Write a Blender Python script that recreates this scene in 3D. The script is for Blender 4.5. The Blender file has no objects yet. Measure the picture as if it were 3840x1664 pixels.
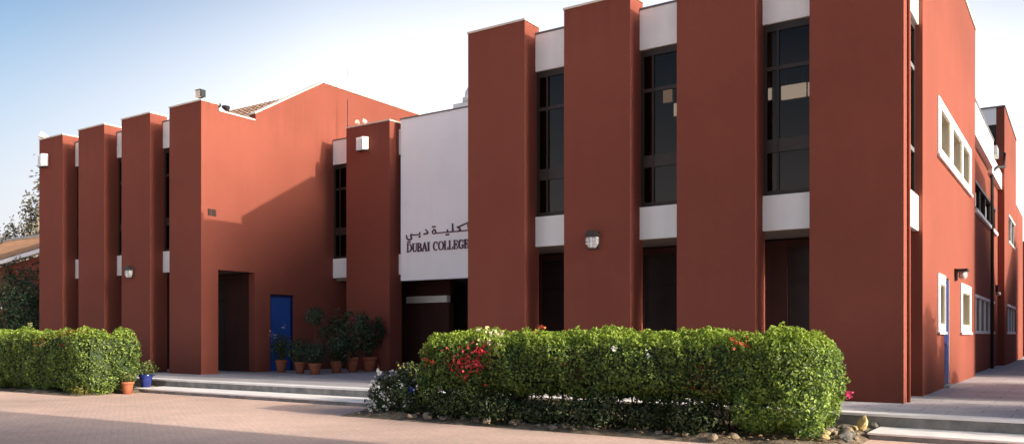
import bpy, math, random
import numpy as np
from mathutils import Vector

rng = np.random.default_rng(7)
random.seed(7)
scene = bpy.context.scene
col = scene.collection
PI = math.pi

# ------------------------------------------------------------------ materials
def new_mat(name):
    m = bpy.data.materials.new(name)
    m.use_nodes = True
    nt = m.node_tree
    nt.nodes.clear()
    out = nt.nodes.new('ShaderNodeOutputMaterial')
    return m, nt, out

def N(nt, kind, **kw):
    n = nt.nodes.new(kind)
    for k, v in kw.items():
        setattr(n, k, v)
    return n

def noisy(name, base, dark=0.8, light=1.12, scale=1.3, rough=0.85, bump=0.15, bscale=60.0, streak=0.0, metallic=0.0, spec=0.3, tint=None, weather=False):
    """a surface colour broken up by two sizes of noise, with a fine bump"""
    m, nt, out = new_mat(name)
    L = nt.links.new
    b = N(nt, 'ShaderNodeBsdfPrincipled')
    b.inputs['Roughness'].default_value = rough
    b.inputs['Metallic'].default_value = metallic
    b.inputs['Specular IOR Level'].default_value = spec
    tc = N(nt, 'ShaderNodeTexCoord')
    n1 = N(nt, 'ShaderNodeTexNoise'); n1.inputs['Scale'].default_value = scale; n1.inputs['Detail'].default_value = 6; n1.inputs['Roughness'].default_value = 0.6
    L(tc.outputs['Object'], n1.inputs['Vector'])
    r = N(nt, 'ShaderNodeValToRGB')
    c2 = tint or base
    r.color_ramp.elements[0].position = 0.3; r.color_ramp.elements[1].position = 0.72
    r.color_ramp.elements[0].color = [base[i] * dark for i in range(3)] + [1]
    r.color_ramp.elements[1].color = [c2[i] * light for i in range(3)] + [1]
    L(n1.outputs['Fac'], r.inputs['Fac'])
    colour = r.outputs['Color']
    if streak:
        mp = N(nt, 'ShaderNodeMapping'); mp.inputs['Scale'].default_value = (4.0, 4.0, 0.22)
        L(tc.outputs['Object'], mp.inputs['Vector'])
        n3 = N(nt, 'ShaderNodeTexNoise'); n3.inputs['Scale'].default_value = 1.0; n3.inputs['Detail'].default_value = 4
        L(mp.outputs['Vector'], n3.inputs['Vector'])
        mr = N(nt, 'ShaderNodeMapRange'); mr.inputs['From Min'].default_value = 0.35; mr.inputs['From Max'].default_value = 0.7
        mr.inputs['To Min'].default_value = 1.0 - streak; mr.inputs['To Max'].default_value = 1.0 + streak * 0.4
        L(n3.outputs['Fac'], mr.inputs['Value'])
        mx = N(nt, 'ShaderNodeMix', data_type='RGBA', blend_type='MULTIPLY'); mx.inputs[0].default_value = 1.0
        L(colour, mx.inputs[6]); L(mr.outputs['Result'], mx.inputs[7])
        colour = mx.outputs[2]
    if weather:
        sp = N(nt, 'ShaderNodeSeparateXYZ'); L(tc.outputs['Object'], sp.inputs[0])
        wv = N(nt, 'ShaderNodeTexNoise'); wv.inputs['Scale'].default_value = 1.0; wv.inputs['Detail'].default_value = 5
        mp2 = N(nt, 'ShaderNodeMapping'); mp2.inputs['Scale'].default_value = (5.0, 5.0, 0.5); L(tc.outputs['Object'], mp2.inputs['Vector']); L(mp2.outputs['Vector'], wv.inputs['Vector'])
        # splash band at the foot, dust and drips under the copings
        z1 = N(nt, 'ShaderNodeMath', operation='MULTIPLY_ADD'); z1.inputs[1].default_value = 0.5; L(wv.outputs['Fac'], z1.inputs[0]); L(sp.outputs['Z'], z1.inputs[2])
        foot = N(nt, 'ShaderNodeMapRange'); foot.inputs['From Min'].default_value = 0.25; foot.inputs['From Max'].default_value = 0.95; foot.inputs['To Min'].default_value = 0.84; foot.inputs['To Max'].default_value = 1.0
        L(z1.outputs[0], foot.inputs['Value'])
        z2 = N(nt, 'ShaderNodeMath', operation='MULTIPLY_ADD'); z2.inputs[1].default_value = 3.0; L(wv.outputs['Fac'], z2.inputs[0]); L(sp.outputs['Z'], z2.inputs[2])
        head = N(nt, 'ShaderNodeMapRange'); head.inputs['From Min'].default_value = 9.6; head.inputs['From Max'].default_value = 10.9; head.inputs['To Min'].default_value = 1.0; head.inputs['To Max'].default_value = 0.86
        L(z2.outputs[0], head.inputs['Value'])
        mm = N(nt, 'ShaderNodeMath', operation='MULTIPLY'); L(foot.outputs['Result'], mm.inputs[0]); L(head.outputs['Result'], mm.inputs[1])
        mw = N(nt, 'ShaderNodeMix', data_type='RGBA', blend_type='MULTIPLY'); mw.inputs[0].default_value = 1.0
        L(colour, mw.inputs[6]); L(mm.outputs[0], mw.inputs[7]); colour = mw.outputs[2]
    L(colour, b.inputs['Base Color'])
    if bump:
        n2 = N(nt, 'ShaderNodeTexNoise'); n2.inputs['Scale'].default_value = bscale; n2.inputs['Detail'].default_value = 4
        L(tc.outputs['Object'], n2.inputs['Vector'])
        bp = N(nt, 'ShaderNodeBump'); bp.inputs['Strength'].default_value = bump; bp.inputs['Distance'].default_value = 0.02
        L(n2.outputs['Fac'], bp.inputs['Height']); L(bp.outputs['Normal'], b.inputs['Normal'])
    L(b.outputs['BSDF'], out.inputs['Surface'])
    return m

def paver_mat(name, c1, c2, mortar, bw, rh, msize, rough=0.8, big=0.25, rot=0.0, offset=0.5, bump=0.3, stain=0.25):
    m, nt, out = new_mat(name)
    L = nt.links.new
    b = N(nt, 'ShaderNodeBsdfPrincipled'); b.inputs['Roughness'].default_value = rough; b.inputs['Specular IOR Level'].default_value = 0.25
    tc = N(nt, 'ShaderNodeTexCoord')
    mp = N(nt, 'ShaderNodeMapping'); mp.inputs['Rotation'].default_value = (0, 0, rot)
    L(tc.outputs['Object'], mp.inputs['Vector'])
    br = N(nt, 'ShaderNodeTexBrick'); br.offset = offset
    br.inputs['Color1'].default_value = (*c1, 1); br.inputs['Color2'].default_value = (*c2, 1); br.inputs['Mortar'].default_value = (*mortar, 1)
    br.inputs['Scale'].default_value = 1.0; br.inputs['Brick Width'].default_value = bw; br.inputs['Row Height'].default_value = rh
    br.inputs['Mortar Size'].default_value = msize; br.inputs['Mortar Smooth'].default_value = 0.3
    L(mp.outputs['Vector'], br.inputs['Vector'])
    n1 = N(nt, 'ShaderNodeTexNoise'); n1.inputs['Scale'].default_value = big; n1.inputs['Detail'].default_value = 8; n1.inputs['Roughness'].default_value = 0.65
    L(tc.outputs['Object'], n1.inputs['Vector'])
    mr = N(nt, 'ShaderNodeMapRange'); mr.inputs['From Min'].default_value = 0.3; mr.inputs['From Max'].default_value = 0.7
    mr.inputs['To Min'].default_value = 1 - stain; mr.inputs['To Max'].default_value = 1 + stain * 0.5
    L(n1.outputs['Fac'], mr.inputs['Value'])
    mx = N(nt, 'ShaderNodeMix', data_type='RGBA', blend_type='MULTIPLY'); mx.inputs[0].default_value = 1.0
    L(br.outputs['Color'], mx.inputs[6]); L(mr.outputs['Result'], mx.inputs[7])
    n4 = N(nt, 'ShaderNodeTexNoise'); n4.inputs['Scale'].default_value = 14; n4.inputs['Detail'].default_value = 3
    L(tc.outputs['Object'], n4.inputs['Vector'])
    mr2 = N(nt, 'ShaderNodeMapRange'); mr2.inputs['From Min'].default_value = 0.3; mr2.inputs['From Max'].default_value = 0.7
    mr2.inputs['To Min'].default_value = 0.86; mr2.inputs['To Max'].default_value = 1.1
    L(n4.outputs['Fac'], mr2.inputs['Value'])
    mx2 = N(nt, 'ShaderNodeMix', data_type='RGBA', blend_type='MULTIPLY'); mx2.inputs[0].default_value = 1.0
    L(mx.outputs[2], mx2.inputs[6]); L(mr2.outputs['Result'], mx2.inputs[7])
    L(mx2.outputs[2], b.inputs['Base Color'])
    bp = N(nt, 'ShaderNodeBump'); bp.inputs['Strength'].default_value = bump; bp.inputs['Distance'].default_value = 0.01; bp.invert = True
    L(br.outputs['Fac'], bp.inputs['Height']); L(bp.outputs['Normal'], b.inputs['Normal'])
    L(b.outputs['BSDF'], out.inputs['Surface'])
    return m

def leaf_mat(name, trans=0.42, rough=0.45):
    m, nt, out = new_mat(name)
    L = nt.links.new
    at = N(nt, 'ShaderNodeAttribute'); at.attribute_name = 'leafcol'
    b = N(nt, 'ShaderNodeBsdfPrincipled'); b.inputs['Roughness'].default_value = rough; b.inputs['Specular IOR Level'].default_value = 0.35
    L(at.outputs['Color'], b.inputs['Base Color'])
    t = N(nt, 'ShaderNodeBsdfTranslucent')
    L(at.outputs['Color'], t.inputs['Color'])
    mx = N(nt, 'ShaderNodeMixShader'); mx.inputs[0].default_value = trans
    L(b.outputs['BSDF'], mx.inputs[1]); L(t.outputs['BSDF'], mx.inputs[2])
    L(mx.outputs['Shader'], out.inputs['Surface'])
    return m

def glass_mat(name, tint=(0.40, 0.36, 0.34), refl=(0.66, 0.58, 0.54)):
    m, nt, out = new_mat(name)
    L = nt.links.new
    tr = N(nt, 'ShaderNodeBsdfTransparent'); tr.inputs['Color'].default_value = (*tint, 1)
    g = N(nt, 'ShaderNodeBsdfGlossy'); g.inputs['Color'].default_value = (*refl, 1); g.inputs['Roughness'].default_value = 0.03
    tc = N(nt, 'ShaderNodeTexCoord')
    n = N(nt, 'ShaderNodeTexNoise'); n.inputs['Scale'].default_value = 1.2
    L(tc.outputs['Object'], n.inputs['Vector'])
    bp = N(nt, 'ShaderNodeBump'); bp.inputs['Strength'].default_value = 0.05; bp.inputs['Distance'].default_value = 0.05
    L(n.outputs['Fac'], bp.inputs['Height']); L(bp.outputs['Normal'], g.inputs['Normal'])
    fr = N(nt, 'ShaderNodeFresnel'); fr.inputs['IOR'].default_value = 1.5
    mx = N(nt, 'ShaderNodeMixShader')
    L(fr.outputs['Fac'], mx.inputs[0]); L(tr.outputs['BSDF'], mx.inputs[1]); L(g.outputs['BSDF'], mx.inputs[2])
    L(mx.outputs['Shader'], out.inputs['Surface'])
    return m

def emit_mat(name, c, s):
    m, nt, out = new_mat(name)
    b = N(nt, 'ShaderNodeBsdfPrincipled'); b.inputs['Base Color'].default_value = (*c, 1)
    b.inputs['Emission Color'].default_value = (*c, 1); b.inputs['Emission Strength'].default_value = s
    nt.links.new(b.outputs['BSDF'], out.inputs['Surface'])
    return m

M = {
    'render': noisy('red_render', (0.236, 0.067, 0.045), 0.90, 1.08, 0.35, 0.92, 0.25, 70, streak=0.02, spec=0.15, weather=True),
    'render_shaded': noisy('red_render_shaded', (0.085, 0.038, 0.033), 0.85, 1.08, 0.6, 0.92, 0.2, 70, streak=0.12, spec=0.1),  # darker copy of the red render; the recess shade is in its colour
    'white': noisy('white_panel', (0.95, 0.93, 0.90), 0.95, 1.03, 0.8, 0.6, 0.05, 40, streak=0.05),
    'white_wall': noisy('white_wall_paint', (0.97, 0.945, 0.935), 0.95, 1.03, 0.5, 0.7, 0.05, 40, streak=0.02),
    'coping': noisy('pale_coping', (0.72, 0.62, 0.52), 0.85, 1.08, 3, 0.7, 0.1, 30),
    'cap': noisy('dark_cap', (0.16, 0.15, 0.15), 0.85, 1.1, 3, 0.5, 0.05, 30),
    'frame': noisy('bronze_frame', (0.034, 0.024, 0.02), 0.8, 1.2, 4, 0.45, 0.0),
    'spandrel': noisy('bronze_panel', (0.05, 0.034, 0.028), 0.8, 1.2, 2, 0.4, 0.0),
    'glass': glass_mat('tinted_glass'),
    'glass_dark': glass_mat('dark_glass', (0.06, 0.065, 0.075)),
    'dark_door': noisy('dark_brown_door', (0.045, 0.032, 0.032), 0.8, 1.2, 2, 0.35, 0.0),
    'blind': noisy('cream_blind', (0.62, 0.55, 0.40), 0.9, 1.05, 2, 0.8, 0.0),
    'room': noisy('room_paint', (0.24, 0.20, 0.18), 0.85, 1.1, 1.0, 0.9, 0.0),
    'tile': noisy('clay_roof_tile', (0.42, 0.24, 0.16), 0.6, 1.35, 5.0, 0.85, 0.3, 40, tint=(0.5, 0.33, 0.24)),
    'tile_orange': noisy('orange_roof_tile', (0.34, 0.175, 0.095), 0.8, 1.2, 2.0, 0.85, 0.3, 40),
    'blue': noisy('blue_door_paint', (0.022, 0.085, 0.33), 0.85, 1.15, 2.0, 0.4, 0.03, 30),
    'sideblue': noisy('deep_blue_door_paint', (0.012, 0.028, 0.13), 0.85, 1.15, 2.0, 0.45, 0.03, 30),
    'navy': noisy('navy_door_paint', (0.010, 0.016, 0.075), 0.85, 1.15, 2.0, 0.4, 0.03, 30),
    'steel': noisy('grey_steel', (0.35, 0.35, 0.36), 0.85, 1.1, 6, 0.4, 0.0, metallic=0.6),
    'black': noisy('black_metal', (0.02, 0.02, 0.022), 0.8, 1.2, 6, 0.45, 0.0),
    'beige': noisy('beige_housing', (0.85, 0.72, 0.58), 0.9, 1.08, 6, 0.6, 0.0),
    'lampwhite': noisy('white_housing', (0.86, 0.84, 0.82), 0.93, 1.04, 8, 0.5, 0.0),
    'lens': noisy('ribbed_lens', (0.62, 0.57, 0.55), 0.75, 1.25, 14, 0.2, 0.25, 60, spec=0.6),
    'letter': noisy('plum_letter', (0.12, 0.045, 0.07), 0.85, 1.1, 5, 0.5, 0.0),
    'terrace': paver_mat('stone_slab', (0.50, 0.455, 0.455), (0.44, 0.405, 0.41), (0.28, 0.26, 0.26), 0.9, 0.6, 0.012, 0.75, 0.6, 0.0, 0.5, 0.15, 0.2),
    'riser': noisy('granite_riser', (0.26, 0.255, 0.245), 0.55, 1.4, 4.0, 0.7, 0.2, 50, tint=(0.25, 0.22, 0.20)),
    'tread': noisy('pale_tread', (0.90, 0.83, 0.79), 0.85, 1.08, 2.0, 0.7, 0.1, 50),  # whitened so the sunlit strip along the step edge is in its colour
    'road': paver_mat('road_paver', (0.78, 0.52, 0.415), (0.74, 0.50, 0.40), (0.67, 0.45, 0.365), 0.21, 0.105, 0.007, 0.85, 0.18, 0.55, 0.5, 0.12, 0.38),
    'sand': noisy('sandy_ground', (0.40, 0.30, 0.21), 0.8, 1.15, 0.3, 0.95, 0.2, 8),
    'soil': noisy('dry_soil', (0.15, 0.10, 0.065), 0.5, 1.5, 6.0, 0.95, 0.6, 25, tint=(0.2, 0.15, 0.10)),
    'stem': noisy('brown_stem', (0.10, 0.065, 0.04), 0.7, 1.3, 8, 0.9, 0.2, 40),
    'bark': noisy('grey_bark', (0.16, 0.12, 0.09), 0.7, 1.3, 5, 0.95, 0.4, 20),
    'core': noisy('dark_hedge_core', (0.035, 0.05, 0.022), 0.6, 1.4, 5, 0.95, 0.3, 20),
    'leaf': leaf_mat('hedge_leaf'),
    'leaf_dull': leaf_mat('dull_leaf', 0.2, 0.5),
    'petal': leaf_mat('petal', 0.3, 0.6),
    'pot': noisy('terracotta', (0.40, 0.13, 0.065), 0.75, 1.15, 7, 0.85, 0.15, 60),
    'bluepot': noisy('blue_glaze', (0.012, 0.022, 0.15), 0.8, 1.2, 5, 0.15, 0.0, spec=0.6),
    'rock': noisy('tan_rock', (0.27, 0.20, 0.135), 0.55, 1.3, 7, 0.9, 0.5, 25, tint=(0.33, 0.26, 0.18)),
    'rock_yellow': noisy('ochre_rock', (0.58, 0.42, 0.19), 0.65, 1.2, 7, 0.9, 0.5, 25),
    'rock_grey': noisy('grey_rock', (0.17, 0.15, 0.13), 0.55, 1.3, 8, 0.9, 0.5, 25),
    'glow': emit_mat('lit_diffuser', (0.85, 0.80, 0.66), 2.2),
    'glow_dim': emit_mat('dim_diffuser', (0.80, 0.62, 0.42), 1.0),
    'poster': noisy('red_poster', (0.40, 0.08, 0.06), 0.8, 1.2, 6, 0.7, 0.0),
}

# ------------------------------------------------------------------ objects
def tag(o, label=None, cat=None, group=None, kind=None):
    if label: o['label'] = label
    if cat: o['category'] = cat
    if group: o['group'] = group
    if kind: o['kind'] = kind
    return o

def thing(name, label, cat, loc=(0, 0, 0), group=None, rz=0.0):
    o = bpy.data.objects.new(name, None)
    o.empty_display_size = 0.2
    col.objects.link(o)
    o.location = loc; o.rotation_euler = (0, 0, rz)
    o['world_base'] = list(loc)
    del o['world_base']
    BASE[o.name] = Vector(loc)
    return tag(o, label, cat, group)

BASE = {}

class MB:
    """collects shapes in world coordinates; build() links them as ONE mesh object"""
    def __init__(s): s.v = []; s.f = []; s.mi = []; s.sm = []; s.mats = []; s.cur = 0
    def use(s, m):
        if m not in s.mats: s.mats.append(m)
        s.cur = s.mats.index(m); return s
    def add(s, vs, fs, smooth=False):
        o = len(s.v); s.v += [tuple(p) for p in vs]
        for f in fs: s.f.append(tuple(i + o for i in f)); s.mi.append(s.cur); s.sm.append(smooth)
        return s
    def box(s, x0, x1, y0, y1, z0, z1):
        return s.add([(x0, y0, z0), (x1, y0, z0), (x1, y1, z0), (x0, y1, z0), (x0, y0, z1), (x1, y0, z1), (x1, y1, z1), (x0, y1, z1)],
                     [(0, 3, 2, 1), (4, 5, 6, 7), (0, 1, 5, 4), (1, 2, 6, 5), (2, 3, 7, 6), (3, 0, 4, 7)])
    def prism_x(s, prof, x0, x1):
        """prof: (y, z) outline, counter-clockwise seen from +X"""
        n = len(prof)
        vs = [(x0, y, z) for y, z in prof] + [(x1, y, z) for y, z in prof]
        fs = [tuple(range(n - 1, -1, -1)), tuple(range(n, 2 * n))]
        fs += [(i, (i + 1) % n, n + (i + 1) % n, n + i) for i in range(n)]
        return s.add(vs, fs)
    def prism_y(s, prof, y0, y1):
        """prof: (x, z) outline, counter-clockwise seen from -Y"""
        n = len(prof)
        vs = [(x, y0, z) for x, z in prof] + [(x, y1, z) for x, z in prof]
        fs = [tuple(range(n)), tuple(range(2 * n - 1, n - 1, -1))]
        fs += [((i + 1) % n, i, n + i, n + (i + 1) % n) for i in range(n)]
        return s.add(vs, fs)
    def wall(s, axis, a0, a1, us, zs, solid):
        """a wall lying across `axis`, between a0 and a1, gridded by us and zs; solid(u, z) says where it is filled"""
        def P(a, u, z): return (a, u, z) if axis == 'x' else (u, a, z)
        cu = [(us[i] + us[i + 1]) / 2 for i in range(len(us) - 1)]
        cz = [(zs[i] + zs[i + 1]) / 2 for i in range(len(zs) - 1)]
        S = lambda i, j: 0 <= i < len(cu) and 0 <= j < len(cz) and solid(cu[i], cz[j])
        for i in range(len(cu)):
            for j in range(len(cz)):
                if not S(i, j): continue
                u0, u1, z0, z1 = us[i], us[i + 1], zs[j], zs[j + 1]
                s.add([P(a0, u0, z0), P(a0, u1, z0), P(a0, u1, z1), P(a0, u0, z1)], [(0, 1, 2, 3)])
                s.add([P(a1, u0, z0), P(a1, u1, z0), P(a1, u1, z1), P(a1, u0, z1)], [(3, 2, 1, 0)])
                if not S(i - 1, j): s.add([P(a0, u0, z0), P(a1, u0, z0), P(a1, u0, z1), P(a0, u0, z1)], [(0, 1, 2, 3)])
                if not S(i + 1, j): s.add([P(a0, u1, z0), P(a1, u1, z0), P(a1, u1, z1), P(a0, u1, z1)], [(0, 1, 2, 3)])
                if not S(i, j - 1): s.add([P(a0, u0, z0), P(a1, u0, z0), P(a1, u1, z0), P(a0, u1, z0)], [(0, 1, 2, 3)])
                if not S(i, j + 1): s.add([P(a0, u0, z1), P(a1, u0, z1), P(a1, u1, z1), P(a0, u1, z1)], [(0, 1, 2, 3)])
        return s
    def tube(s, pts, rads, n=10, caps=True):
        pts = [Vector(p) for p in pts]; rings = []
        if not hasattr(rads, '__len__'): rads = [rads] * len(pts)
        for i, p in enumerate(pts):
            d = (pts[min(i + 1, len(pts) - 1)] - pts[max(i - 1, 0)]).normalized()
            a = d.orthogonal().normalized() if abs(d.z) < 0.95 else Vector((1, 0, 0))
            a = (a - d * a.dot(d)).normalized(); b = d.cross(a)
            rings.append([p + (a * math.cos(2 * PI * k / n) + b * math.sin(2 * PI * k / n)) * rads[i] for k in range(n)])
        vs = [v for r in rings for v in r]; fs = []
        for i in range(len(pts) - 1):
            for k in range(n):
                k2 = (k + 1) % n
                fs.append((i * n + k, i * n + k2, (i + 1) * n + k2, (i + 1) * n + k))
        s.add(vs, fs, True)
        if caps:
            s.add(rings[0], [tuple(range(n - 1, -1, -1))]); s.add(rings[-1], [tuple(range(n))])
        return s
    def lathe(s, prof, cx, cy, cz, n=20):
        vs = []; fs = []
        for r, z in prof:
            vs += [(cx + r * math.cos(2 * PI * k / n), cy + r * math.sin(2 * PI * k / n), cz + z) for k in range(n)]
        for i in range(len(prof) - 1):
            for k in range(n):
                k2 = (k + 1) % n
                fs.append((i * n + k, i * n + k2, (i + 1) * n + k2, (i + 1) * n + k))
        return s.add(vs, fs, True)
    def build(s, name, mat=None, parent=None, bevel=0.0):
        me = bpy.data.meshes.new(name)
        base = Vector((0, 0, 0))
        p = parent
        while p is not None:
            if p.name in BASE: base = BASE[p.name]
            p = p.parent
        me.from_pydata([(x - base.x, y - base.y, z - base.z) for x, y, z in s.v], [], s.f)
        ms = s.mats or [mat]
        for m in ms: me.materials.append(m)
        me.polygons.foreach_set('material_index', s.mi)
        me.polygons.foreach_set('use_smooth', s.sm)
        me.update()
        import bmesh
        bm = bmesh.new(); bm.from_mesh(me)
        bmesh.ops.remove_doubles(bm, verts=bm.verts, dist=1e-5)
        bmesh.ops.recalc_face_normals(bm, faces=bm.faces)
        bm.to_mesh(me); bm.free()
        o = bpy.data.objects.new(name, me)
        col.objects.link(o)
        if parent: o.parent = parent
        if bevel:
            b = o.modifiers.new('bevel', 'BEVEL'); b.width = bevel; b.segments = 2; b.limit_method = 'ANGLE'
        return o

def box(name, mat, parent, *d, bevel=0.0):
    return MB().box(*d).build(name, mat, parent, bevel)

# ------------------------------------------------------------------ leaves
def leaf_object(name, P, Nm, size, colors, mat, parent, aspect=0.5, fold=0.18):
    """every leaf is a folded four-cornered blade; one mesh, colour kept per leaf"""
    n = len(P)
    Nm = Nm / (np.linalg.norm(Nm, axis=1, keepdims=True) + 1e-9)
    t = rng.normal(size=(n, 3)); t -= Nm * np.sum(t * Nm, axis=1, keepdims=True)
    t /= np.linalg.norm(t, axis=1, keepdims=True) + 1e-9
    b = np.cross(Nm, t)
    Ln = (size if np.ndim(size) else np.full(n, size)) * rng.uniform(0.65, 1.3, n)
    Wn = Ln * aspect
    base = P - t * (Ln / 2)[:, None]; tip = P + t * (Ln / 2)[:, None] - Nm * (Ln * 0.1)[:, None]
    r = P + b * (Wn / 2)[:, None] + Nm * (Ln * fold)[:, None]
    l = P - b * (Wn / 2)[:, None] + Nm * (Ln * fold)[:, None]
    V = np.stack([base, r, tip, l], axis=1).reshape(-1, 3)
    org = Vector((0, 0, 0)); p = parent
    while p is not None:
        if p.name in BASE: org = BASE[p.name]
        p = p.parent
    V = V - np.array(org)
    me = bpy.data.meshes.new(name)
    me.vertices.add(4 * n); me.vertices.foreach_set('co', V.astype(np.float32).ravel())
    idx = np.arange(4 * n).reshape(n, 4)
    F = np.concatenate([idx[:, [0, 1, 2]], idx[:, [0, 2, 3]]], axis=1).reshape(-1, 3)
    me.loops.add(6 * n); me.loops.foreach_set('vertex_index', F.astype(np.int32).ravel())
    me.polygons.add(2 * n); me.polygons.foreach_set('loop_start', np.arange(0, 6 * n, 3, dtype=np.int32))
    me.update(calc_edges=True)
    ca = me.color_attributes.new('leafcol', 'FLOAT_COLOR', 'POINT')
    C = np.concatenate([np.repeat(colors, 4, axis=0), np.ones((4 * n, 1))], axis=1)
    ca.data.foreach_set('color', C.astype(np.float32).ravel())
    me.materials.append(mat)
    o = bpy.data.objects.new(name, me); col.objects.link(o)
    if parent: o.parent = parent
    return o

def greens(n, a=(0.065, 0.115, 0.04), b=(0.33, 0.42, 0.075), power=1.45):
    k = rng.uniform(0, 1, (n, 1)) ** power
    c = np.array(a) * (1 - k) + np.array(b) * k
    return c * rng.uniform(0.75, 1.25, (n, 1))

class Lump:
    """sum-of-sines noise in space, about -1..1"""
    def __init__(s, wl, seed):
        r = np.random.default_rng(seed); s.k = r.normal(size=(7, 3)); s.k *= (2 * PI / wl) / np.linalg.norm(s.k, axis=1, keepdims=True)
        s.k *= r.uniform(0.7, 1.6, (7, 1)); s.p = r.uniform(0, 6.28, 7)
    def __call__(s, P): return np.sin(P @ s.k.T + s.p).sum(axis=1) / 4.0

def rounded_box(P, lo, hi, rad):
    c = (np.array(lo) + hi) / 2; h = (np.array(hi) - lo) / 2 - rad
    q = np.abs(P - c) - h
    return np.linalg.norm(np.maximum(q, 0), axis=1) + np.minimum(q.max(axis=1), 0) - rad

def hedge_points(lo, hi, n, rad=0.3, seed=1, depth=0.25, amp=0.09, keep=None):
    l1, l2 = Lump(0.9, seed), Lump(0.35, seed + 1)
    out = []; tot = 0; e = 0.02
    sdf = lambda P: rounded_box(P, lo, hi, rad) - amp * l1(P) - 0.5 * amp * l2(P)
    lo_, hi_ = np.array(lo) - 0.3, np.array(hi) + 0.3
    for _ in range(200):
        P = rng.uniform(lo_, hi_, (60000, 3))
        d = sdf(P)
        ok = (d < 0.02) & (d > -depth) & (rng.uniform(0, 1, len(P)) < np.exp(d / (depth * 0.45)))
        P = P[ok]
        if keep is not None: P = P[keep(P)]
        out.append(P); tot += len(P)
        if tot >= n: break
    P = np.concatenate(out)[:n]
    g = np.stack([sdf(P + np.eye(3)[i] * e) - sdf(P - np.eye(3)[i] * e) for i in range(3)], axis=1)
    return P, g / (np.linalg.norm(g, axis=1, keepdims=True) + 1e-9)

def blob_points(c, r, n, seed=1, amp=0.25, depth=0.5, clumps=0):
    """leaf positions through an uneven crown; with clumps, gathered on twigs so gaps show"""
    c = np.array(c, float); r = np.array(r, float)
    l1 = Lump(1.0, seed)
    if clumps:
        q = rng.normal(size=(clumps, 3)); q /= np.linalg.norm(q, axis=1, keepdims=True)
        q *= (rng.uniform(0.25, 1, (clumps, 1)) ** 0.5) * (1 + amp * l1(q * 1.3))[:, None]
        k = rng.integers(0, clumps, n)
        P = q[k] + rng.normal(size=(n, 3)) * 0.14
        return c + P * r, P + 0.4 * rng.normal(size=(n, 3))
    q = rng.normal(size=(n, 3)); q /= np.linalg.norm(q, axis=1, keepdims=True)
    rad = (1 - depth * rng.uniform(0, 1, n) ** 1.5) * (1 + amp * l1(q * 1.6))
    return c + q * rad[:, None] * r, q + 0.5 * rng.normal(size=(n, 3))

# ------------------------------------------------------------------ setting
TZ = 0.31                                    # top of the terrace
sand = MB()
sand.add([(-500, -300, -0.03), (400, -300, -0.03), (400, 700, -0.03), (-500, 700, -0.03)], [(0, 1, 2, 3)])
tag(sand.build('ground', M['sand']), kind='structure')
road = MB()
road.add([(-90, -60, 0), (60, -60, 0), (60, 13.7, 0), (-90, 13.7, 0)], [(0, 1, 2, 3)])
tag(road.build('road', M['road']), kind='structure')
ter = MB()
ter.use(M['terrace']); ter.box(-60, 30, 14.90, 70, -0.02, TZ)
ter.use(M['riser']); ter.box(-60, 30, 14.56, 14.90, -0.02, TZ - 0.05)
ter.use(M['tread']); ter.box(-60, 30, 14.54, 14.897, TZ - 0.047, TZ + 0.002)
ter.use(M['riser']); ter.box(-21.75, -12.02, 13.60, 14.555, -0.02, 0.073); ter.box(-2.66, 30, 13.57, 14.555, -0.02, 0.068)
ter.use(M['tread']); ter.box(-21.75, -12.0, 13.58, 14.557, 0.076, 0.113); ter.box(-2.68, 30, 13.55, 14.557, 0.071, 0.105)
tag(ter.build('terrace', None, None, 0.008), kind='structure')

def soil_sheet(x0, x1, y0, y1, z, seed, nx, ny):
    l1, l2 = Lump(1.4, seed), Lump(0.4, seed + 3)
    xs = np.linspace(x0, x1, nx); ys = np.linspace(y0, y1, ny)
    X, Y = np.meshgrid(xs, ys, indexing='ij')
    P = np.stack([X.ravel(), Y.ravel(), 0 * X.ravel()], axis=1)
    edge = np.minimum(np.minimum(P[:, 0] - x0, x1 - P[:, 0]), np.minimum(P[:, 1] - y0, y1 - P[:, 1] + 0.5))
    k = np.clip(edge / 0.3, 0, 1)
    P[:, 2] = -0.012 + k * (z + 0.035 * l1(P) + 0.03 * l2(P))
    mb = MB()
    mb.add(P.tolist(), [(i * ny + j, (i + 1) * ny + j, (i + 1) * ny + j + 1, i * ny + j + 1) for i in range(nx - 1) for j in range(ny - 1)], True)
    return mb
tag(soil_sheet(-12.0, -2.6, 11.72, 14.55, 0.09, 3, 120, 40).build('planting_bed', M['soil']), kind='structure')
tag(soil_sheet(-34.5, -21.3, 11.65, 14.55, 0.07, 5, 120, 30).build('planting_bed', M['soil']), kind='structure')

# ------------------------------------------------------------------ the wings
YF, YB = 16.957, 17.60                       # front and back of the pillars
YP = 17.44                                   # face of the panels between them
Z1, Z2, Z3, Z4 = 3.72, 4.44, 7.975, 8.87     # panel edges
PW = 1.69
def coping_run(mb, pts, x0, x1, t=0.05, over=0.03):
    """thin capping along a (y, z) line"""
    for (y0, za), (y1, zb) in zip(pts[:-1], pts[1:]):
        mb.prism_x([(y0, za + 0.002), (y1, zb + 0.002), (y1, zb + t), (y0, za + t)], x0 - over, x1 + over)

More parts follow.
